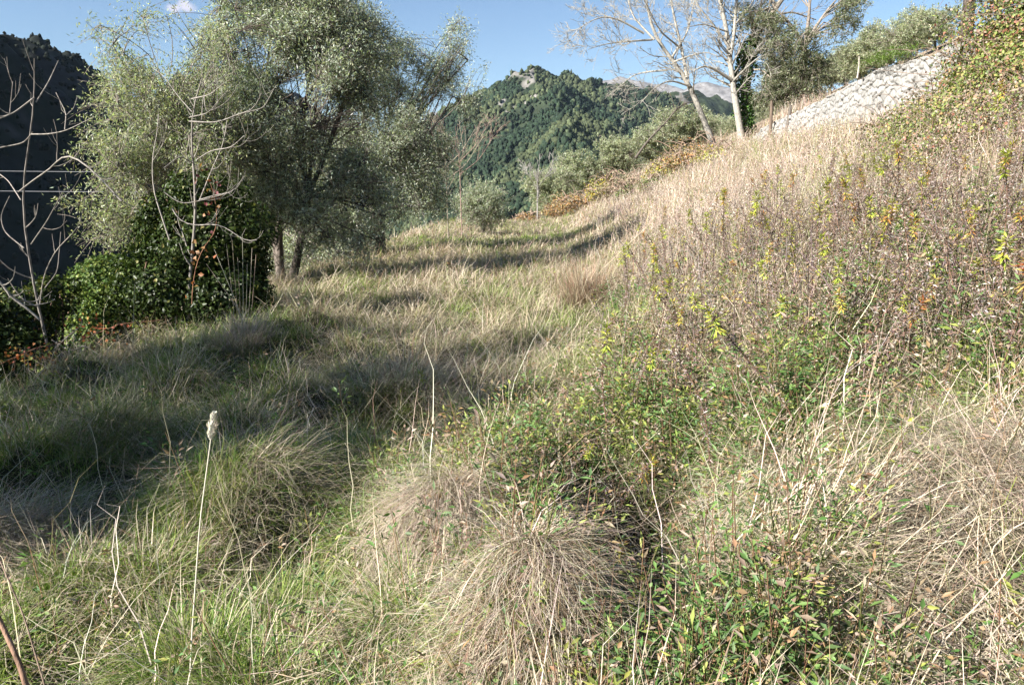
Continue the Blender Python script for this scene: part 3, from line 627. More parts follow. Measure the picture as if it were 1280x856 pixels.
crown_tree('olive_tree', B3, [P(210, 260, 11.5), P(225, 240, 11.6)],
           [bl(185, 60, 11.6, .75, .8, .5, .8), bl(220, 110, 11.4, .9, .9, .8, .9), bl(170, 130, 11.3, .55, .8, .6, .7), bl(150, 210, 11, .6, .8, .6, .9), bl(190, 220, 11, .9, .9, .9), bl(240, 180, 11.2, .9, .9, .9), bl(140, 265, 11, .5, .7, .6, .9), bl(250, 60, 11.8, .6, .8, .5, .5)],
           1500, 36000, (.062, .015), [A(.32, .37, .22), A(.25, .29, .17), A(.40, .43, .32), A(.38, .39, .20)], 'slender yellower olive leaning towards the dark mountain, leftmost of the olives', trunk_r=.05, gap=-.1, gapf=3.2)
# olive behind, closing the lower gap down to the meadow
B4 = on(*P(300, 330, 17)[:2])
crown_tree('olive_tree', B4, [P(300, 260, 17)], [bl(300, 250, 17, 1.8, 1.3, 1.2), bl(380, 270, 17, 1.6, 1.2, 1.0), bl(330, 320, 16, 1.6, 1.0, .8), bl(430, 290, 17.5, 1.3, 1.0, .7), bl(400, 325, 15.5, 1.1, .8, .5)],
           1500, 40000, (.078, .02), OL, 'low olive thicket under the larger olives, behind the golden grass', gap=-.5, trunk_r=.12)
# small round olive
def bush(name, px, py, d, rx, rz, label, cols, n=9000, ls=(.10, .028), cat='olive tree', grp=None, lm=M_OLIVE, rough=3, lift=.15, zb=None):
    b = on(*P(px, py, d)[:2]); c = b + A(0, 0, rz * (1 + lift))
    bb = [(c, (rx, rx, rz), 1)] + [(c + A(rng.uniform(-.7, .7) * rx, rng.uniform(-.5, .5) * rx, rng.uniform(-.2, .7) * rz), (rx * .5, rx * .5, rz * .45), 1) for _ in range(rough)]
    return crown_tree(name, b, [b + A(0, 0, rz * .5)], bb, max(60, n // 22), n, ls, cols, label, cat, grp, trunk_r=.05 + .04 * rx, lm=lm, gap=-.6, twig_r=.01, sub=5)
bush('olive_tree', 603, 268, 30, 1.05, .95, 'small round grey green olive left of the dark valley, beyond the meadow', [A(.36, .39, .29), A(.27, .31, .20)], 16000, (.10, .03))
print('olives', time.time() - T0)

# far olives on the hillside: separate trees
fo = []
spots = [(690, 238, 52), (730, 228, 55), (768, 214, 56), (815, 205, 58), (760, 190, 72), (800, 178, 76), (840, 170, 80), (850, 198, 60), (880, 150, 85), (905, 140, 70), (940, 120, 80), (720, 205, 70), (690, 222, 64), (870, 178, 62), (965, 112, 70), (1000, 100, 75), (985, 135, 50),
         (1040, 92, 48), (1075, 82, 42), (1110, 62, 40), (1140, 52, 44), (1170, 40, 46), (1060, 70, 60), (1100, 48, 60), (1150, 30, 58), (780, 160, 95), (830, 150, 100), (950, 95, 100), (910, 112, 98), (1020, 80, 85)]
for i, (px, py, d) in enumerate(spots):
    x = P(px, py, d)[0]; b = on(x, d, -.1); s = rng.uniform(.85, 1.25) * (.68 if px > 1030 else 1)
    if i < 3:
        c = b + A(0, 0, 2.3)
        t = crown_tree('hillside_olive', b, [b + A(0, 0, 1.0)], [(c, (2.0, 2.0, 1.5), 1), (c + A(1.1, .3, .6), (1.2, 1.2, .9), 1), (c + A(-1.2, -.3, .4), (1.1, 1.2, .9), 1), (c + A(.2, .2, -.9), (1.7, 1.7, .7), 1)],
                       650, 15000, (.17, .05), [A(.34, .37, .24), A(.25, .29, .16), A(.42, .43, .30)], 'x', 'olive tree', trunk_r=.16, gap=-.7, twig_r=.012, sub=5); fo.append(t)
    else: t = dup(fo[i % 3], b, rng.random() * 6.28, s)
    t['label'] = 'grey green olive standing above the pale stone wall on the upper hillside' if px > 1020 else 'grey green olive on the sunlit hillside between the dark valley and the bare trees'
    t['group'] = 'olives above the wall' if px > 1020 else 'olives on the far hillside'

# ---- bare trees
def bare(name, base, mains, label, cat, col, lv, group=None, grow=None, bark_cols=None):
    """mains: list of (pts world, r0, r1); lv: list of (count, length, angle, up, wander)"""
    root = empty(name, base, label, cat, group); base = np.asarray(base, float)
    ml = [resamp(np.asarray(p, float), 14) for p, _, _ in mains]; mr = [np.linspace(a, b, 14) * (.72 if a < .035 else 1) for _, a, b in mains]
    T = np.stack(ml); TR = np.stack(mr)
    wood_obj('trunk', [(T[:1] - base, TR[:1])], M_BARK, root, col, 9)
    lines = [(T[1:] - base, TR[1:])] if len(T) > 1 else []
    prev, pr = T, TR
    for (c, l, a, u, wd, rm) in lv:
        q, r = sprout(prev, pr, c, l, a, u, wd, 7, rm, .3); r = np.maximum(r, .00020 * abs(base[1]))
        lines.append((q - base, r)); prev, pr = q, r
    if lines: wood_obj('branches', lines, M_BARK, root, col * 1.05)
    return root, prev
def pl(d, *pp, dz=0.0): n = len(pp); return [P(a, b, d + dz * i / max(1, n - 1)) for i, (a, b) in enumerate(pp)]
FIG = A(.27, .245, .215)
D = 6.6; fb = on(*P(72, 500, D)[:2])
fig1, _ = bare('bare_fig_tree', fb, [
    ([fb - A(0, 0, .1)] + pl(D, (70, 485), (62, 433), (49, 397), (38, 330), (25, 250), (33, 195), (45, 134), (43, 73), dz=.3), .026, .007),
    (pl(D, (45, 128), (61, 102), (73, 76), dz=.3), .009, .005), (pl(D, (39, 168), (60, 168), (82, 164), (118, 146), dz=-.4), .009, .004),
    (pl(D - .2, (81, 162), (83, 142), (70, 116), dz=.2), .007, .004), (pl(D - .2, (82, 145), (92, 136), (97, 120), dz=.2), .006, .004),
    (pl(D, (43, 122), (18, 141), (-12, 153), dz=-.3), .009, .006), (pl(D - .1, (12, 143), (14, 122), (16, 102), dz=.1), .006, .004), (pl(D, (41, 165), (30, 179), (-12, 187), dz=.2), .009, .006),
    (pl(D, (23, 240), (53, 216), (65, 213), (73, 195), (88, 191), (112, 210), (131, 228), (152, 252), dz=-.5), .009, .012), (pl(D, (39, 305), (59, 276), (78, 240), dz=-.2), .010, .006),
    (pl(D, (50, 380), (54, 345), (69, 312), (101, 283), (106, 250), dz=-.4), .010, .005), (pl(D - .3, (-20, 340), (0, 351), (13, 371), (36, 387), (50, 400)), .016, .016),
    (pl(D, (26, 250), (10, 225), (-12, 210), dz=.3), .008, .006), (pl(D, (64, 440), (85, 420), (105, 405), (100, 395), dz=-.3), .012, .006), (pl(D, (65, 425), (90, 440), (105, 430), (125, 445), dz=-.2), .01, .005),
    (pl(D, (30, 310), (5, 290), (0, 270), (12, 245), dz=.2), .009, .005), (pl(D, (56, 360), (72, 340), (76, 290), dz=.2), .008, .004)],
    'bare fig with pale upturned branches against the dark mountain, at the left edge', 'fig tree', FIG, [(34, .42, .8, 1.6, .08, .6), (40, .2, .7, 1.4, .1, .7)])
D = 7.6; f2b = on(*P(232, 420, D)[:2])
fig2, _ = bare('bare_fig_tree', f2b, [
    ([f2b] + pl(D, (238, 330), (246, 270), (243, 213), (237, 170), (240, 128), (252, 100), dz=.1), .030, .008),
    (pl(D, (239, 124), (262, 119), (280, 104), dz=-.4), .010, .005), (pl(D, (237, 147), (260, 142), (281, 117), dz=-.3), .010, .005), (pl(D - .2, (236, 152), (272, 154), (300, 142), (318, 138), (327, 116), dz=-.3), .012, .005),
    (pl(D, (246, 200), (264, 188), (289, 185), (305, 170), dz=-.4), .011, .005), (pl(D - .1, (249, 252), (267, 207), (280, 179), (284, 150)), .012, .006), (pl(D - .2, (249, 250), (273, 243), (289, 241), (302, 226)), .009, .005),
    (pl(D, (212, 300), (191, 237), (190, 195), (198, 164), (198, 143)), .013, .006), (pl(D, (192, 200), (204, 180), (213, 164), dz=-.2), .007, .004), (pl(D - .4, (215, 260), (222, 276), (242, 283), (275, 279), (311, 305), (321, 300)), .010, .006),
    (pl(D - .3, (205, 240), (226, 256), (255, 250), (290, 240)), .009, .005), (pl(D, (243, 205), (225, 195), (205, 210), dz=-.3), .009, .005), (pl(D, (252, 150), (255, 110), (290, 90), (282, 60), dz=.3), .009, .004),
    (pl(D, (240, 140), (222, 120), (205, 95), (190, 85), dz=.2), .009, .004), (pl(D - .3, (300, 143), (330, 135), (342, 112)), .007, .004)],
    'bare fig with thin pale branches rising out of the dark ivy thicket', 'fig tree', FIG * 1.05, [(60, .45, .8, 1.6, .08, .6), (60, .22, .7, 1.2, .08, .7)])

WHITE = A(.31, .29, .25)
q = G(899, 193); D = max(24, min(q[1], 34)); tb = on(P(899, 193, D)[0], D)
bare('bare_tree', tb, [([tb - A(0, 0, .2)] + pl(D, (882, 155), (867, 119), (856, 94), (834, 67), (818, 49), (809, 15), (804, -30), dz=.5), .155, .035),
    (pl(D, (815, 50), (785, 52), (757, 55), (735, 62), dz=-2), .05, .012), (pl(D, (805, 42), (773, 24), (754, 20), (730, 30), (715, 46), dz=-1), .05, .012), (pl(D, (834, 88), (809, 90), (791, 94), (770, 112), dz=1.5), .05, .012),
    (pl(D, (859, 97), (852, 61), (843, 24), (835, -20), dz=1), .08, .04), (pl(D, (842, 78), (862, 70), (884, 65), (900, 72), dz=-1), .05, .015), (pl(D, (862, 108), (838, 100), (820, 108), (800, 130), dz=-1), .05, .012), (pl(D, (840, 72), (860, 40), (870, -10), dz=1), .06, .02),
    (pl(D, (818, 50), (790, 20), (780, -20), dz=1), .05, .02), (pl(D, (850, 60), (825, 40), (800, -10), dz=-2), .04, .02)],
    'bare pale tree leaning left, its trunk rooted below the left end of the stone wall', 'bare tree', WHITE, [(100, 1.9, .8, .35, .14, .34), (520, .9, .7, .3, .16, .5), (1500, .4, .7, .3, .17, .7)])
D2 = D - 1.0; tb2 = on(P(930, 182, D2)[0], D2)
bt2, _ = bare('bare_tree', tb2, [([tb2 - A(0, 0, .2)] + pl(D2, (922, 143), (916, 106), (914, 97), (912, 61), (906, 24), (892, -30), dz=.3), .165, .06),
    (pl(D2, (914, 100), (894, 87), (879, 82), (866, 90), dz=-1), .08, .02), (pl(D2, (913, 70), (918, 40), (920, 5), (925, -20), dz=.6), .09, .05), (pl(D2, (916, 102), (930, 88), (943, 76), (952, 70), dz=-1), .06, .02),
    (pl(D2, (912, 61), (895, 35), (870, 5), (860, -20), dz=.5), .06, .02), (pl(D2, (909, 40), (880, 30), (855, 35), dz=-1), .04, .015), (pl(D2, (920, 30), (940, 5), (950, -20), dz=.5), .05, .02)],
    'bare pale tree with an upright forked trunk at the left end of the stone wall', 'bare tree', WHITE, [(90, 1.8, .8, .35, .14, .34), (480, .9, .7, .3, .16, .5), (1300, .4, .7, .3, .17, .7)])
D3 = D2 + .5; tb3 = on(P(934, 180, D3)[0], D3)
bt3, _ = bare('ivy_covered_tree', tb3, [([tb3 - A(0, 0, .2)] + pl(D3, (930, 140), (930, 100), (931, 72), (940, 52), (961, 24), (984, -10), dz=.2), .16, .10),
    (pl(D3, (948, 42), (975, 40), (1000, 30), dz=-1), .05, .02), (pl(D3, (931, 88), (952, 87), (964, 98), dz=-1), .05, .02), (pl(D3, (955, 32), (950, 10), (955, -20), dz=.6), .06, .03), (pl(D3, (965, 20), (990, 15), (1020, 25), dz=.6), .05, .02)],
    'tree with ivy wrapped trunk and diagonal dark limb, right of two pale trunks', 'tree', A(.22, .19, .15), [(50, 1.8, .8, .3, .12, .45), (260, .8, .7, .3, .14, .6)])
def ivy_sleeve(parent, base, path, rad, n, ls, cols):
    g = Geo(); pt = resamp(path, 30); i = rng.integers(0, 30, n); az = rng.random(n) * 6.283
    rr = rad * (.5 + .8 * vnoise(i * .3, az * 1.0, 4)) * rng.uniform(.7, 1.2, n); off = np.stack([np.cos(az), np.sin(az), np.zeros(n)], 1)
    leaves(g, pt[i] + off * rr[:, None] + rng.normal(0, .06, (n, 3)) - base, off + rng.normal(0, .5, (n, 3)), off + rng.normal(0, .4, (n, 3)), ls, ls * .8, pal(cols, n, .2), .2)
    return g.build('ivy', M_IVY, parent)
IVY = [A(.035, .075, .02), A(.06, .12, .03), A(.09, .16, .04)]
ivy_sleeve(bt3, tb3, [tb3] + pl(D3, (930, 140), (930, 100), (931, 72), (942, 50)), .30, 2600, .13, IVY)
fbp = pl(D - 2, (794, 198), (812, 173), (834, 152), (849, 131), (866, 127), dz=1.0)
bare('fallen_branch', fbp[0], [(fbp, .055, .02)], 'dark broken branch leaning down from the leftmost pale trunk into the scrub', 'branch', A(.13, .11, .09), [(14, 1.1, .8, .2, .12, .5), (40, .5, .7, .2, .14, .6)])
# thin reddish saplings left of the round olive
for (px, py, d, top, lb, cc) in [(577, 262, 24, 178, 'reddish leafless sapling standing left of the small round olive', A(.27, .19, .16)), (560, 266, 23, 185, 'pale leafless sapling in front of the shady olive', A(.27, .23, .18))]:
    b = on(*P(px, py, d)[:2]); bare('bare_sapling', b, [([b] + pl(d, (px - 2, (py + top) / 2), (px - 4, top), (px - 8, top - 20)), .032, .01)] + [(pl(d, (px - 2, top + 40 - 8 * k), (px + s * 22, top + 22 - 9 * k), (px + s * 44, top - 14 - 6 * k)), .022, .006) for k, s in enumerate((1, -1, .8, -.8))],
        lb, 'sapling', cc, [(50, .9, .6, .5, .1, .5), (160, .4, .6, .4, .1, .7)])
b = on(*P(672, 250, 44)[:2]); bare('bare_sapling', b, [([b] + pl(44, (672, 225), (674, 205)), .045, .02)] + [(pl(44, (672, 235), (672 + s * 14, 215), (672 + s * 20, 200)), .022, .01) for s in (1, -1)], 'small white leafless tree at the far end of the meadow, before the dark valley', 'sapling', A(.30, .28, .26), [(40, 1.0, .6, .5, .1, .5), (120, .5, .6, .4, .1, .7)])
# dark tree behind the wall end, crown running out of the frame
DT = 33; db = on(P(1000, 130, DT)[0], DT)
crown_tree('evergreen_tree', db, [P(995, 90, DT), P(1005, 60, DT)], [bl(1000, 100, DT, 1.6, 1.6, 1.2, 1.6), bl(990, 55, DT, 1.9, 1.8, 1.5, .9), bl(1030, 20, DT, 1.6, 1.6, 1.3, .6), bl(965, 0, DT, 1.8, 1.8, 1.4, .5), bl(1010, -40, DT, 2.2, 1.8, 1.3, .6), bl(1050, -10, DT, 1.2, 1.3, .8, .4), bl(960, 120, DT, .9, 1.0, .8, .7)],
           1500, 36000, (.125, .036), [A(.13, .15, .08), A(.20, .22, .13), A(.28, .29, .19), A(.08, .10, .05)], 'dark evergreen with an airy crown behind the left end of the stone wall', 'evergreen tree', trunk_r=.2, gap=-.1, gapf=.8, twig_r=.011)
b = on(P(1213, 30, 15.5)[0], 15.5)
crown_tree('olive_tree', b, [P(1217, -40, 15.5)], [bl(1140, -25, 13.5, 1.2, .9, .42, .6), bl(1090, -18, 14, .9, .8, .36, .35), bl(1200, -70, 13, 1.4, 1.0, .6, 1), bl(1260, -40, 13, 1, 1, .6, 1)],
           900, 20000, (.07, .018), OL, 'dark old trunk above the bramble bank, its branches hanging into the top right corner', 'olive tree', trunk_r=.15, gap=-.2, bark=A(.09, .07, .06))
print('trees', time.time() - T0)

# ================================================================== ivy thickets on the left
def thicket(name, base, blobs, n, ls, cols, label, cat, lm=M_IVY, wts=None, sh=5.0, group=None, canes=0, ccol=A(.2, .13, .09), base_r=.03):
    base = np.asarray(base, float); root = empty(name, base, label, cat, group); g = Geo(); V = np.array([(b[1][0] * b[1][1] * b[1][2]) ** .7 * (b[2] if len(b) > 2 else 1) for b in blobs]); tw = []
    for b, v in zip(blobs, V / V.sum()):
        m = int(n * v); c, r = np.asarray(b[0], float), np.asarray(b[1], float); d = nrm(rng.normal(size=(m, 3)))
        u = rng.random((m, 1)) ** (1 / sh); lump = 1 + .24 * wave3(c + d * r * 1.2, 2.4)[:, None] + .16 * wave3(c + d * r, 6.0)[:, None]
        ps = c + d * r * u * lump + rng.normal(0, .02, (m, 3))
        nn = nrm(d / r) * .9 + rng.normal(0, .5, (m, 3)) + A(0, 0, .25); dr = np.cross(nn, rng.normal(0, 1, (m, 3))) + A(0, 0, -.4)
        leaves(g, ps - base, dr, nn, ls * rng.uniform(.55, 1.25, m), ls * .75 * rng.uniform(.6, 1.2, m), pal(cols, m, .18, wts), .22)
        for _ in range(5): tw.append((bez(base + rng.normal(0, .1, 3) * A(1, 1, 0), c + nrm(rng.normal(size=3)) * r * .8, 8, sag=.1) - base, np.linspace(base_r, base_r * .25, 8)))
        for _ in range(int(canes * v * len(blobs))):
            a = c + nrm(rng.normal(size=3) + A(0, 0, .5)) * r * .8; e = a + A(rng.normal(0, .5), rng.normal(0, .4), rng.uniform(-.1, .45)) * r.mean() * 1.2
            tw.append((bez(a, e, 8, sag=.25) - base, np.linspace(.005, .002, 8) * max(1, base[1] / 8)))
    wood_obj('branches', tw, M_BARK, root, ccol); g.build('foliage', lm, root); return root
IVD = [A(.022, .036, .010), A(.034, .052, .014), A(.065, .09, .024), A(.16, .16, .05)]
tb_ = on(*P(245, 440, 8.2)[:2])
thicket('ivy_thicket', tb_, [bl(250, 300, 8.1, .72, .7, .55, 1.2), bl(215, 360, 7.9, .62, .6, .5), bl(285, 370, 8.0, .60, .6, .5), bl(250, 250, 8.3, .42, .5, .30), bl(200, 270, 8.2, .35, .4, .35, .8), bl(240, 420, 7.8, .75, .5, .32), bl(310, 330, 8.2, .3, .4, .4), bl(315, 400, 8.0, .28, .3, .25)],
        34000, .052, IVD, 'tall dark ivy thicket with glossy leaves, under the olives left of the meadow', 'thicket', wts=[5, 4, 2, .5])
t2 = on(*P(140, 470, 8.6)[:2])
thicket('ivy_thicket', t2, [bl(135, 350, 8.6, .36, .5, .34), bl(165, 390, 8.3, .42, .4, .40), bl(130, 420, 8.2, .45, .4, .35), bl(110, 455, 7.8, .5, .4, .25)], 14000, .05, [A(.09, .14, .035), A(.055, .09, .025), A(.16, .20, .05)], 'brighter green leafy thicket between the left fig and the dark ivy', 'thicket')
t3 = on(*P(10, 480, 6.6)[:2])
thicket('ivy_thicket', t3, [bl(20, 400, 6.9, .35, .4, .38), bl(0, 450, 6.5, .42, .4, .34), bl(45, 455, 6.9, .28, .3, .26), bl(60, 370, 7.4, .25, .3, .22), bl(-50, 420, 6.6, .5, .5, .5), bl(50, 490, 6.5, .3, .3, .14)], 13000, .052, IVD, 'dark ivy mound in the left edge below the fig', 'thicket', wts=[5, 3, 2, 1])
t4 = on(*P(150, 500, 7.6)[:2])
thicket('ivy_thicket', t4, [bl(120, 480, 7.5, .55, .3, .18), bl(190, 465, 7.6, .55, .3, .18), bl(270, 445, 7.8, .5, .3, .14)], 8000, .045, [A(.03, .055, .015), A(.06, .11, .03), A(.22, .28, .08)], 'low dark ivy fringe along the foot of the thickets at the terrace edge', 'thicket', wts=[5, 3, .6])
# autumn leaves
def leafspray(name, px, py, d, r, n, ls, cols, label, cat='climber', lm=M_LEAF, group=None, cane=None):
    c = P(px, py, d); g = Geo(); ps = rng.normal(0, 1, (n, 3)) * np.asarray(r) * .5; 
    leaves(g, ps, rng.normal(0, 1, (n, 3)), rng.normal(0, 1, (n, 3)) + A(0, -.6, .3), ls * rng.uniform(.6, 1.2, n), ls * .8, pal(cols, n, .15), .2)
    o = wood_obj(name, [(np.asarray(cane) - c, np.linspace(.006, .003, len(cane)))], M_BARK, None, A(.20, .10, .06)); o.location = tuple(c); g.build('foliage', lm, o)
    return tag(o, label, cat, group)
leafspray('vine_leaves', 262, 245, 7.45, (.14, .12, .28), 34, .05, [A(.20, .05, .045), A(.30, .15, .06), A(.17, .045, .05)], 'red and orange vine leaves at the top of the dark ivy thicket', cane=bez(P(262, 300, 7.6), P(262, 225, 7.4), 8))
leafspray('vine_leaves', 250, 335, 7.2, (.18, .1, .40), 16, .06, [A(.32, .12, .05), A(.3, .17, .07)], 'few rusty vine leaves halfway up the dark ivy thicket', cane=bez(P(240, 380, 7.3), P(262, 300, 7.3), 8))
leafspray('bramble_spray', 120, 415, 6.9, (.30, .1, .14), 70, .04, [A(.36, .12, .05), A(.30, .09, .04), A(.40, .26, .09)], 'orange red bramble leaves between the two thickets at left', 'bramble', cane=pl(6.9, (60, 440), (100, 425), (150, 405), (200, 400)))
leafspray('bramble_spray', 40, 445, 6.1, (.35, .08, .10), 90, .035, [A(.50, .18, .06), A(.5, .36, .12), A(.36, .10, .05)], 'long rusty bramble cane crossing the dark ivy mound at the left edge', 'bramble', cane=pl(6.1, (-20, 462), (0, 455), (45, 435), (80, 427), (110, 425)))
leafspray('bramble_spray', 62, 470, 6.0, (.14, .1, .26), 90, .04, [A(.50, .40, .14), A(.45, .28, .12), A(.4, .45, .12)], 'yellowing leaf shoot at the foot of the left fig', 'bramble', cane=pl(6.0, (58, 500), (60, 465), (50, 430)))

# ================================================================== stone wall
def stone_wall():
    y = np.linspace(14.0, 30.5, 640); v = np.linspace(0, 1, 60); Y, V = np.meshgrid(y, v)
    top = []
    pts = [(14.0, 4.50), (15.5, P(1170, 69, 15.5)[2]), (18, P(1105, 86, 18)[2]), (22, P(1035, 122, 22)[2]), (26, P(985, 146, 26)[2]), (28.5, P(955, 160, 28.5)[2]), (30.5, P(941, 174, 30.5)[2])]
    zt = np.interp(y, [p[0] for p in pts], [p[1] for p in pts]) + .05 * (vnoise(y * 2.2, y * 0, 3) - .5) + .03 * (vnoise(y * 5, y * 0, 4) - .5)
    xx = np.array([[p[0], q[0]] for p, q in [((15.5,), (0,))]])
    px_ = np.interp(y, [14, 15.5, 18, 22, 26, 28.5, 30.5], [P(1225, 60, 14)[0], P(1170, 69, 15.5)[0], P(1105, 86, 18)[0], P(1035, 122, 22)[0], P(985, 146, 26)[0], P(955, 160, 28.5)[0], P(941, 174, 30.5)[0]])
    ht = 1.25; z = (zt - ht)[None] + V * ht; s = np.r_[0, np.cumsum(np.hypot(np.diff(y), np.diff(px_)))]
    S, _ = np.meshgrid(s, v); Zr = (V - .0) * ht
    # cells: roughly coursed stones
    r2 = np.random.default_rng(5); seeds = []
    cy = 0
    while cy < ht + .2:
        hh = r2.uniform(.10, .19); cx = r2.uniform(-.3, 0)
        while cx < s[-1] + .3: ww = r2.uniform(.12, .42); seeds.append((cx + ww / 2, cy + hh / 2 + r2.normal(0, .075), r2.uniform(0, 1))); cx += ww
        cy += hh
    seeds = np.array(seeds); wx = S + .16 * (fbm(S * 4, Zr * 4, 8) - .5); wz = Zr + .14 * (fbm(S * 4, Zr * 4, 9) - .5)
    q = np.stack([wx.ravel(), wz.ravel() * 1.7], 1); sd = seeds[:, :2] * A(1, 1.7); d1 = np.full(len(q), 9.0); d2 = d1.copy(); ci = np.zeros(len(q), int)
    for k in range(len(sd)):
        d = np.hypot(q[:, 0] - sd[k, 0], q[:, 1] - sd[k, 1]); a = d < d1; d2 = np.where(a, d1, np.minimum(d2, d)); ci = np.where(a, k, ci); d1 = np.where(a, d, d1)
    e = ((d2 - d1)).reshape(S.shape); tone = seeds[ci, 2].reshape(S.shape); bulge = ss(.0, .05, e)
    out = bulge * (.05 + .05 * tone) + .03 * (fbm(S * 9, Zr * 9, 12) - .5)
    x = px_[None] - out - .08 * (1 - V)
    c = (A(.31, .30, .28) * (.78 + .34 * tone[..., None])) * (1 - .62 * (1 - bulge[..., None])) ; c = c * 1.0
    nx, ny = len(y), len(v); i = np.arange(ny - 1)[:, None] * nx + np.arange(nx - 1)[None]; f = np.stack([i, i + 1, i + nx + 1, i + nx], -1).reshape(-1, 4)
    g = Geo(); vv = np.stack([x, Y, z], -1)
    # front, top and back in one closed strip
    back = vv[-1].copy(); back[:, 0] += .42; back2 = vv[0].copy(); back2[:, 0] += .42
    allv = np.concatenate([vv.reshape(-1, 3), back, back2]); cc = np.concatenate([c.reshape(-1, 3), c[-1] * 1.0, c[0]])
    t0 = (ny - 1) * nx + np.arange(nx - 1); b0 = ny * nx + np.arange(nx - 1); f2 = np.stack([t0, t0 + 1, b0 + 1, b0], -1); f3 = np.stack([b0, b0 + 1, b0 + nx + 1, b0 + nx], -1)
    e_ = [(k * nx + nx - 1) for k in range(ny)]; endv = [ny * nx + nx - 1, ny * nx + 2 * nx - 1]
    g.add(allv, cc, [f, f2, f3, np.array([e_ + endv])]); o = g.build('stone_wall', M_STONE)
    tag(o, 'pale dry stone retaining wall climbing along the slope at the upper right', 'stone wall')
    return y, px_, zt
WY, WX, WZ = stone_wall()
# posts at the wall; middle entry: the first post's shadow, as a dark bar
for px, y0, y1, dpt, lb, cc in [(966, 126, 165, 27.0, 'short dark wooden post just outside the left end of the stone wall', A(.16, .12, .09)), (986, 132, 160, 25.6, 'dark bar standing for the shadow of the short post on the stone wall', A(.14, .12, .10)), (1077, 70, 93, 19.0, 'thin pale stake standing on top of the stone wall', A(.45, .4, .34))]:
    a = P(px, y1, dpt); t = P(px + (6 if px == 986 else 2), y0, dpt); a = a + A(-.1, 0, -.25 if px < 1000 else -.1); t = t + A(-.1, 0, 0)
    g = Geo(); pp = resamp([a, (a + t) / 2 + A(.02, 0, 0), t], 7) - a; tubes(g, pp, A(.07, .066, .064, .06, .058, .055, .04) * (1 if px < 1000 else .35), cc, 7)
    g.add(np.array([pp[-1] + A(math.cos(k), math.sin(k), 0) * .04 for k in np.arange(7) * .9]), cc, [np.array([list(range(7))])])
    o = g.build('wooden_post_and_shadow', M_WOOD, smooth=False); o.location = tuple(a); tag(o, lb, 'post')
# fern-like shoots hanging over the wall top
g = Geo(); c0 = P(1118, 72, 17.3) + A(-.1, 0, 0); n = 260; hd = rng.normal(3.3, .6, n)
blades(g, rng.normal(0, 1, (n, 3)) * A(.12, .55, .06), hd, rng.uniform(.2, .55, n), np.full(n, .016), rng.uniform(.6, 1.4, n), rng.uniform(1.6, 2.6, n), pal([A(.14, .24, .05), A(.20, .30, .07)], n), pal([A(.18, .28, .06)], n), 4)
o = g.build('fern_clump', M_LEAF); o.location = tuple(c0); tag(o, 'bright green fern clump spilling over the top of the stone wall', 'fern')

# ================================================================== brambles on the right
BR = [A(.14, .19, .045), A(.22, .26, .065), A(.09, .13, .04), A(.30, .13, .08), A(.36, .28, .11), A(.26, .18, .12), A(.34, .28, .21)]
def bram(px, py, d, blobs, n, ls, label, wts=None, canes=30):
    b = on(P(px, py, d)[0], d); return thicket('bramble_bush', b, blobs, n, ls, BR, label, 'bramble', M_LEAF, wts, 1.6, None, canes // 2, A(.22, .16, .12), .009)
def gb(px, d, up, rx, ry, rz, dens=1):
    x = P(px, 300, d)[0]; return (on(x, d, up), (rx, ry, rz), dens)
bram(1240, 100, 9.5, [gb(1280, 9.0, 1.25, 1.0, .9, 1.05), gb(1228, 9.4, 1.15, .7, .8, .95), gb(1350, 8.6, 1.5, .9, .9, 1.1), gb(1192, 9.8, .75, .55, .7, .6), gb(1250, 8.6, .5, .8, .7, .5)], 36000, .044, 'tall red and green bramble bank in the top right corner', [4, 4, 3, 3, 1.5, 2, 1.5], 60)
bram(1200, 160, 8.0, [gb(1140, 8.8, .35, .7, .6, .45), gb(1210, 8.0, .55, .8, .6, .6), gb(1270, 7.4, .6, .7, .6, .6), gb(1330, 7.0, .7, .8, .6, .7)], 29000, .038, 'yellow green bramble below the stone wall at the right', [5, 6, 3, 1.5, 3, 2, 2], 60)
bram(1200, 220, 6.4, [gb(1170, 6.9, .2, .5, .5, .3), gb(1240, 6.4, .32, .55, .5, .4), gb(1310, 6, .4, .6, .5, .4)], 13000, .032, 'sparse bramble with bare canes above the brown weeds at the right edge', [3, 3, 2, 2, 2, 5, 5], 70)
bram(1130, 180, 11.5, [gb(1110, 12, .2, .8, .9, .35), gb(1160, 12, .3, .9, .9, .45), gb(1060, 13, .1, .8, .9, .25)], 6000, .06, 'low thorny scrub at the foot of the stone wall', [2, 2, 2, 1, 2, 6, 6], 60)
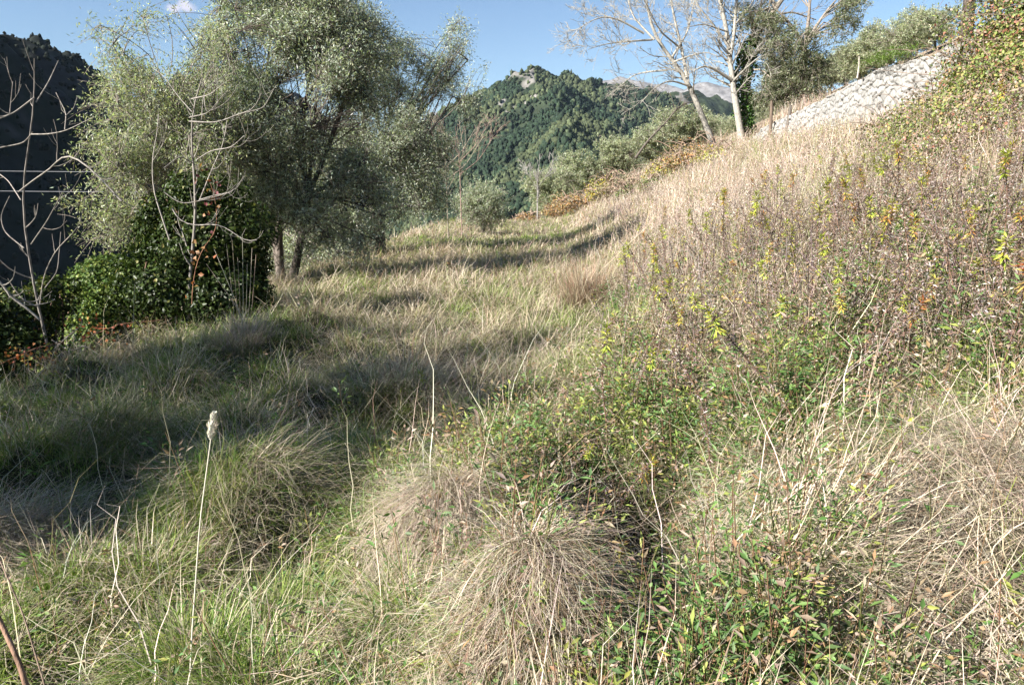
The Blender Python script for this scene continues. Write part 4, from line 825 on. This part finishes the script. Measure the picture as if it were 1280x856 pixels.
# autumn bushes at the far edge of the meadow
AUT = {'y': [A(.46, .36, .06), A(.34, .34, .08), A(.24, .24, .07)], 'o': [A(.40, .20, .08), A(.34, .24, .10), A(.26, .20, .08)], 'g': [A(.10, .15, .05), A(.16, .2, .06)], 'b': [A(.26, .19, .14), A(.34, .27, .18), A(.2, .2, .1)]}
for px, d, rx, rz, k, lb in [(757, 38, .9, .8, 'y', 'yellow leaved bush above the far shaded bank'), (778, 37, 1.2, .8, 'b', 'brown tangled bush right of the yellow leaved one'), (725, 40, 1.3, .6, 'o', 'low orange bush at the far edge of the meadow'), (700, 42, .9, .45, 'o', 'smallest orange bush at the end of the meadow'),
                             (845, 33, 1.3, .7, 'y', 'olive yellow bush below the leaning bare tree'), (868, 32, 1.4, .8, 'o', 'rusty bush between the two pale trunks and the fallen branch'), (782, 34, .45, .5, 'g', 'small dark green shrub on the far lit bank'), (820, 31, .6, .5, 'g', 'dark green shrub in the shaded band under the bare trees'),
                             (900, 29, 1.0, .4, 'y', 'yellow green low bush at the foot of the leaning bare tree'), (660, 45, .9, .4, 'o', 'red orange low bush beside the small white tree')]:
    x = P(px, 235, d)[0]; b = on(x, d)
    thicket('autumn_bush', b, [(b + A(0, 0, rz * .7), (rx, rx * .8, rz)), (b + A(rx * .6, 0, rz * .5), (rx * .6, rx * .6, rz * .6)), (b + A(-rx * .6, 0, rz * .45), (rx * .6, rx * .6, rz * .55))], 2600, .10, AUT[k] + [A(.3, .24, .17)], lb, 'bush', M_LEAF, None, 2.0, 'bushes along the far bank', 25, A(.28, .2, .15))
# trees on the lower terrace left of the frame: they throw the long shade over the meadow
for x, y, h, r, lb in [(-5.9, 2.5, 5.4, 1.2, 'dense olive below the terrace just outside the left edge'), (-7.6, 3.3, 5.7, 1.15, 'second dense olive below the terrace outside the left edge'), (-4.9, 1.4, 4.2, .62, 'small dense olive below the terrace nearest the camera, outside the left edge')]:
    b = on(x, y); crown_tree('olive_tree', b, [b + A(0, 0, h * .4)], [(b + A(0, 0, h * .8), (r, r, r * .7)), (b + A(.4, .5, h), (r * .6, r * .6, r * .5)), (b + A(-.4, -.5, h), (r * .6, r * .6, r * .5))], 500, 14000, (.08, .024), OL, lb, trunk_r=.12, gap=-.8)

# ================================================================== single stalks and canes in the foreground
def stalk(name, pts, r0, r1, col, label, cat, head=None, hl=.12, k=5, m=None):
    pts = np.asarray(pts, float); b = pts[0]; q = resamp(pts, 22) - b; g = Geo(); tubes(g, q, np.linspace(r0, r1, 22), col, k)
    o = g.build(name, m or M_STRAW, smooth=True); o.location = tuple(b); tag(o, label, cat)
    if head:
        g = Geo(); n = head; t = rng.random(n); ax = q[-1] - q[-3]; ax = ax / np.linalg.norm(ax); lump = .55 + .45 * np.abs(np.sin(t * 9)); wdt = .013 * np.sin(np.pi * np.clip(t * .9 + .08, 0, 1)) * lump
        az = rng.random(n) * 6.283; s = nrm(np.cross(ax, A(0, 1, 0))); s2 = np.cross(ax, s); off = s * np.cos(az)[:, None] + s2 * np.sin(az)[:, None]
        leaves(g, q[-1] + ax * ((t - .15) * hl)[:, None] + off * (wdt * rng.random(n) ** .5)[:, None], ax + off * .5 + rng.normal(0, .1, (n, 3)), off, .011, .0035, pal([A(.80, .77, .68), A(.70, .66, .56)], n, .1), .2)
        g.build('seed_head', M_STRAW, o)
    return o
sb = G(237, 900); d0 = sb[1]
stalk('grass_stalk', [P(236, 880, d0), P(240, 790, d0 + .03), P(250, 650, d0 + .08), P(262, 560, d0 + .12), P(264, 545, d0 + .12)], .0026, .0016, A(.72, .68, .55), 'tall pale grass stalk with a white lumpy seed head, left foreground', 'grass stalk', 520, .075)
stalk('bramble_cane', [P(606, 735, 2.5), P(590, 705, 2.45), P(560, 672, 2.4), P(535, 658, 2.4), P(480, 658, 2.35)], .0035, .0028, A(.20, .12, .08), 'curved brown cane arching over the smooth straw mound', 'bramble cane')
stalk('plant_stem', [P(45, 900, 1.6), P(25, 830, 1.65), P(0, 775, 1.7), P(-20, 740, 1.7)], .008, .006, A(.26, .16, .11), 'thick reddish brown broken stem in the bottom left corner', 'plant stem', m=M_BARK)
stalk('plant_stem', [P(60, 870, 1.7), P(30, 770, 1.8), P(0, 700, 1.9)], .0025, .002, A(.22, .16, .12), 'thin dark stem leaning beside the thick brown one, bottom left', 'plant stem', m=M_BARK)
stalk('grass_stalk', [P(700, 400, 9.0), P(720, 370, 9.0), P(765, 325, 9.1), P(812, 280, 9.2)], .006, .004, A(.62, .52, .38), 'long straight pale stalk leaning across the foot of the slope', 'grass stalk')
stalk('grass_stalk', [P(805, 820, 2.0), P(835, 760, 2.02), P(880, 720, 2.1), P(915, 680, 2.2)], .0022, .0015, A(.55, .5, .36), 'thin straight straw leaning over the dark hollow', 'grass stalk')
stalk('grass_stalk', [P(873, 830, 1.95), P(885, 740, 2.0), P(895, 660, 2.0)], .002, .0014, A(.6, .54, .42), 'upright bleached straw at the right rim of the dark hollow', 'grass stalk')
stalk('grass_stalk', [P(165, 510, 5.6), P(166, 440, 5.6), P(168, 355, 5.6)], .003, .002, A(.45, .4, .3), 'thin straight stalk standing before the dark ivy, left of the others', 'grass stalk')
stalk('grass_stalk', [P(127, 500, 5.4), P(138, 450, 5.4), P(150, 412, 5.4)], .003, .002, A(.5, .46, .36), 'short slanted stalk before the low ivy fringe', 'grass stalk')
stalk('grass_stalk', [P(221, 455, 6.3), P(220, 420, 6.3), P(219, 395, 6.3)], .003, .002, A(.5, .46, .36), 'short upright pale stalk at the foot of the dark ivy thicket', 'grass stalk')
g0 = G(305, 425)
for k, (px, py) in enumerate([(283, 305), (290, 300), (297, 322), (303, 292), (309, 330), (315, 310), (320, 318), (268, 312), (258, 330)]):
    x0 = 302 + 2.5 * k - 8; d = g0[1]; stalk('grass_stalk', [P(x0, 425, d), P(x0 * .6 + px * .4 + 2, 380, d), P(px, py, d + .1)], .0035, .002, pal([A(.5, .45, .34), A(.40, .33, .24)], 1)[0], 'tall thin dry stalk of the fan standing before the dark ivy thicket', 'grass stalk')['group'] = 'fan of tall dry stalks before the ivy'
def loose_straws():
    """long single straws over the foreground"""
    g = Geo(); n = 520; x, y = scatter(n, 1.6, 9, 1.6, -40, 42); b = np.stack([x, y, H(x, y) + rng.uniform(0, .1, n)], 1); a0 = rng.normal(.5, .35, n)
    c = pal([A(.62, .56, .44), A(.55, .46, .32), A(.34, .22, .14)], n, .15, [4, 3, 1]); blades(g, b, rng.random(n) * 6.28, rng.uniform(.35, .8, n), wmin(x, y, .0035), a0, a0 + rng.uniform(.2, 1.8, n), c, c, 6)
    struct(g.build('loose_straws', M_STRAW), 'stuff')
loose_straws()
# power cables against the dark mountain
for py, lb in [(206, 'upper of two grey power cables crossing the dark mountain'), (231, 'lower of two grey power cables crossing the dark mountain')]:
    a = P(-260, py + 3, 70); b = P(560, py + 4, 95); t = np.linspace(0, 1, 24)[:, None]; q = a + (b - a) * t - A(0, 0, 1) * (4 * t * (1 - t)) * .5; g = Geo(); tubes(g, q - a, np.full(24, .035), A(.38, .38, .40), 6)
    o = g.build('power_cable', M_PLAIN, smooth=True); o.location = tuple(a); tag(o, lb, 'power cable')
def haze():
    x0, x1, y0, y1, z0, z1 = -1200, 2100, -60, 3300, -260, 560
    v = np.array([[x, y, z] for z in (z0, z1) for y in (y0, y1) for x in (x0, x1)], float); f = np.array([[0, 2, 3, 1], [4, 5, 7, 6], [0, 1, 5, 4], [2, 6, 7, 3], [0, 4, 6, 2], [1, 3, 7, 5]])
    m, N, L = mat('haze'); o = N('ShaderNodeOutputMaterial'); p = N('ShaderNodeVolumePrincipled'); p.inputs['Color'].default_value = (.62, .78, 1, 1); p.inputs['Density'].default_value = .00003; p.inputs['Anisotropy'].default_value = .0; L(p.outputs[0], o.inputs['Volume'])
    g = Geo(); g.add(v, A(1, 1, 1), [f]); h = g.build('haze', m); h['kind'] = 'stuff'
haze()
print('built', time.time() - T0, 'polys', sum(len(o.data.polygons) for o in SC.objects if o.type == 'MESH'))
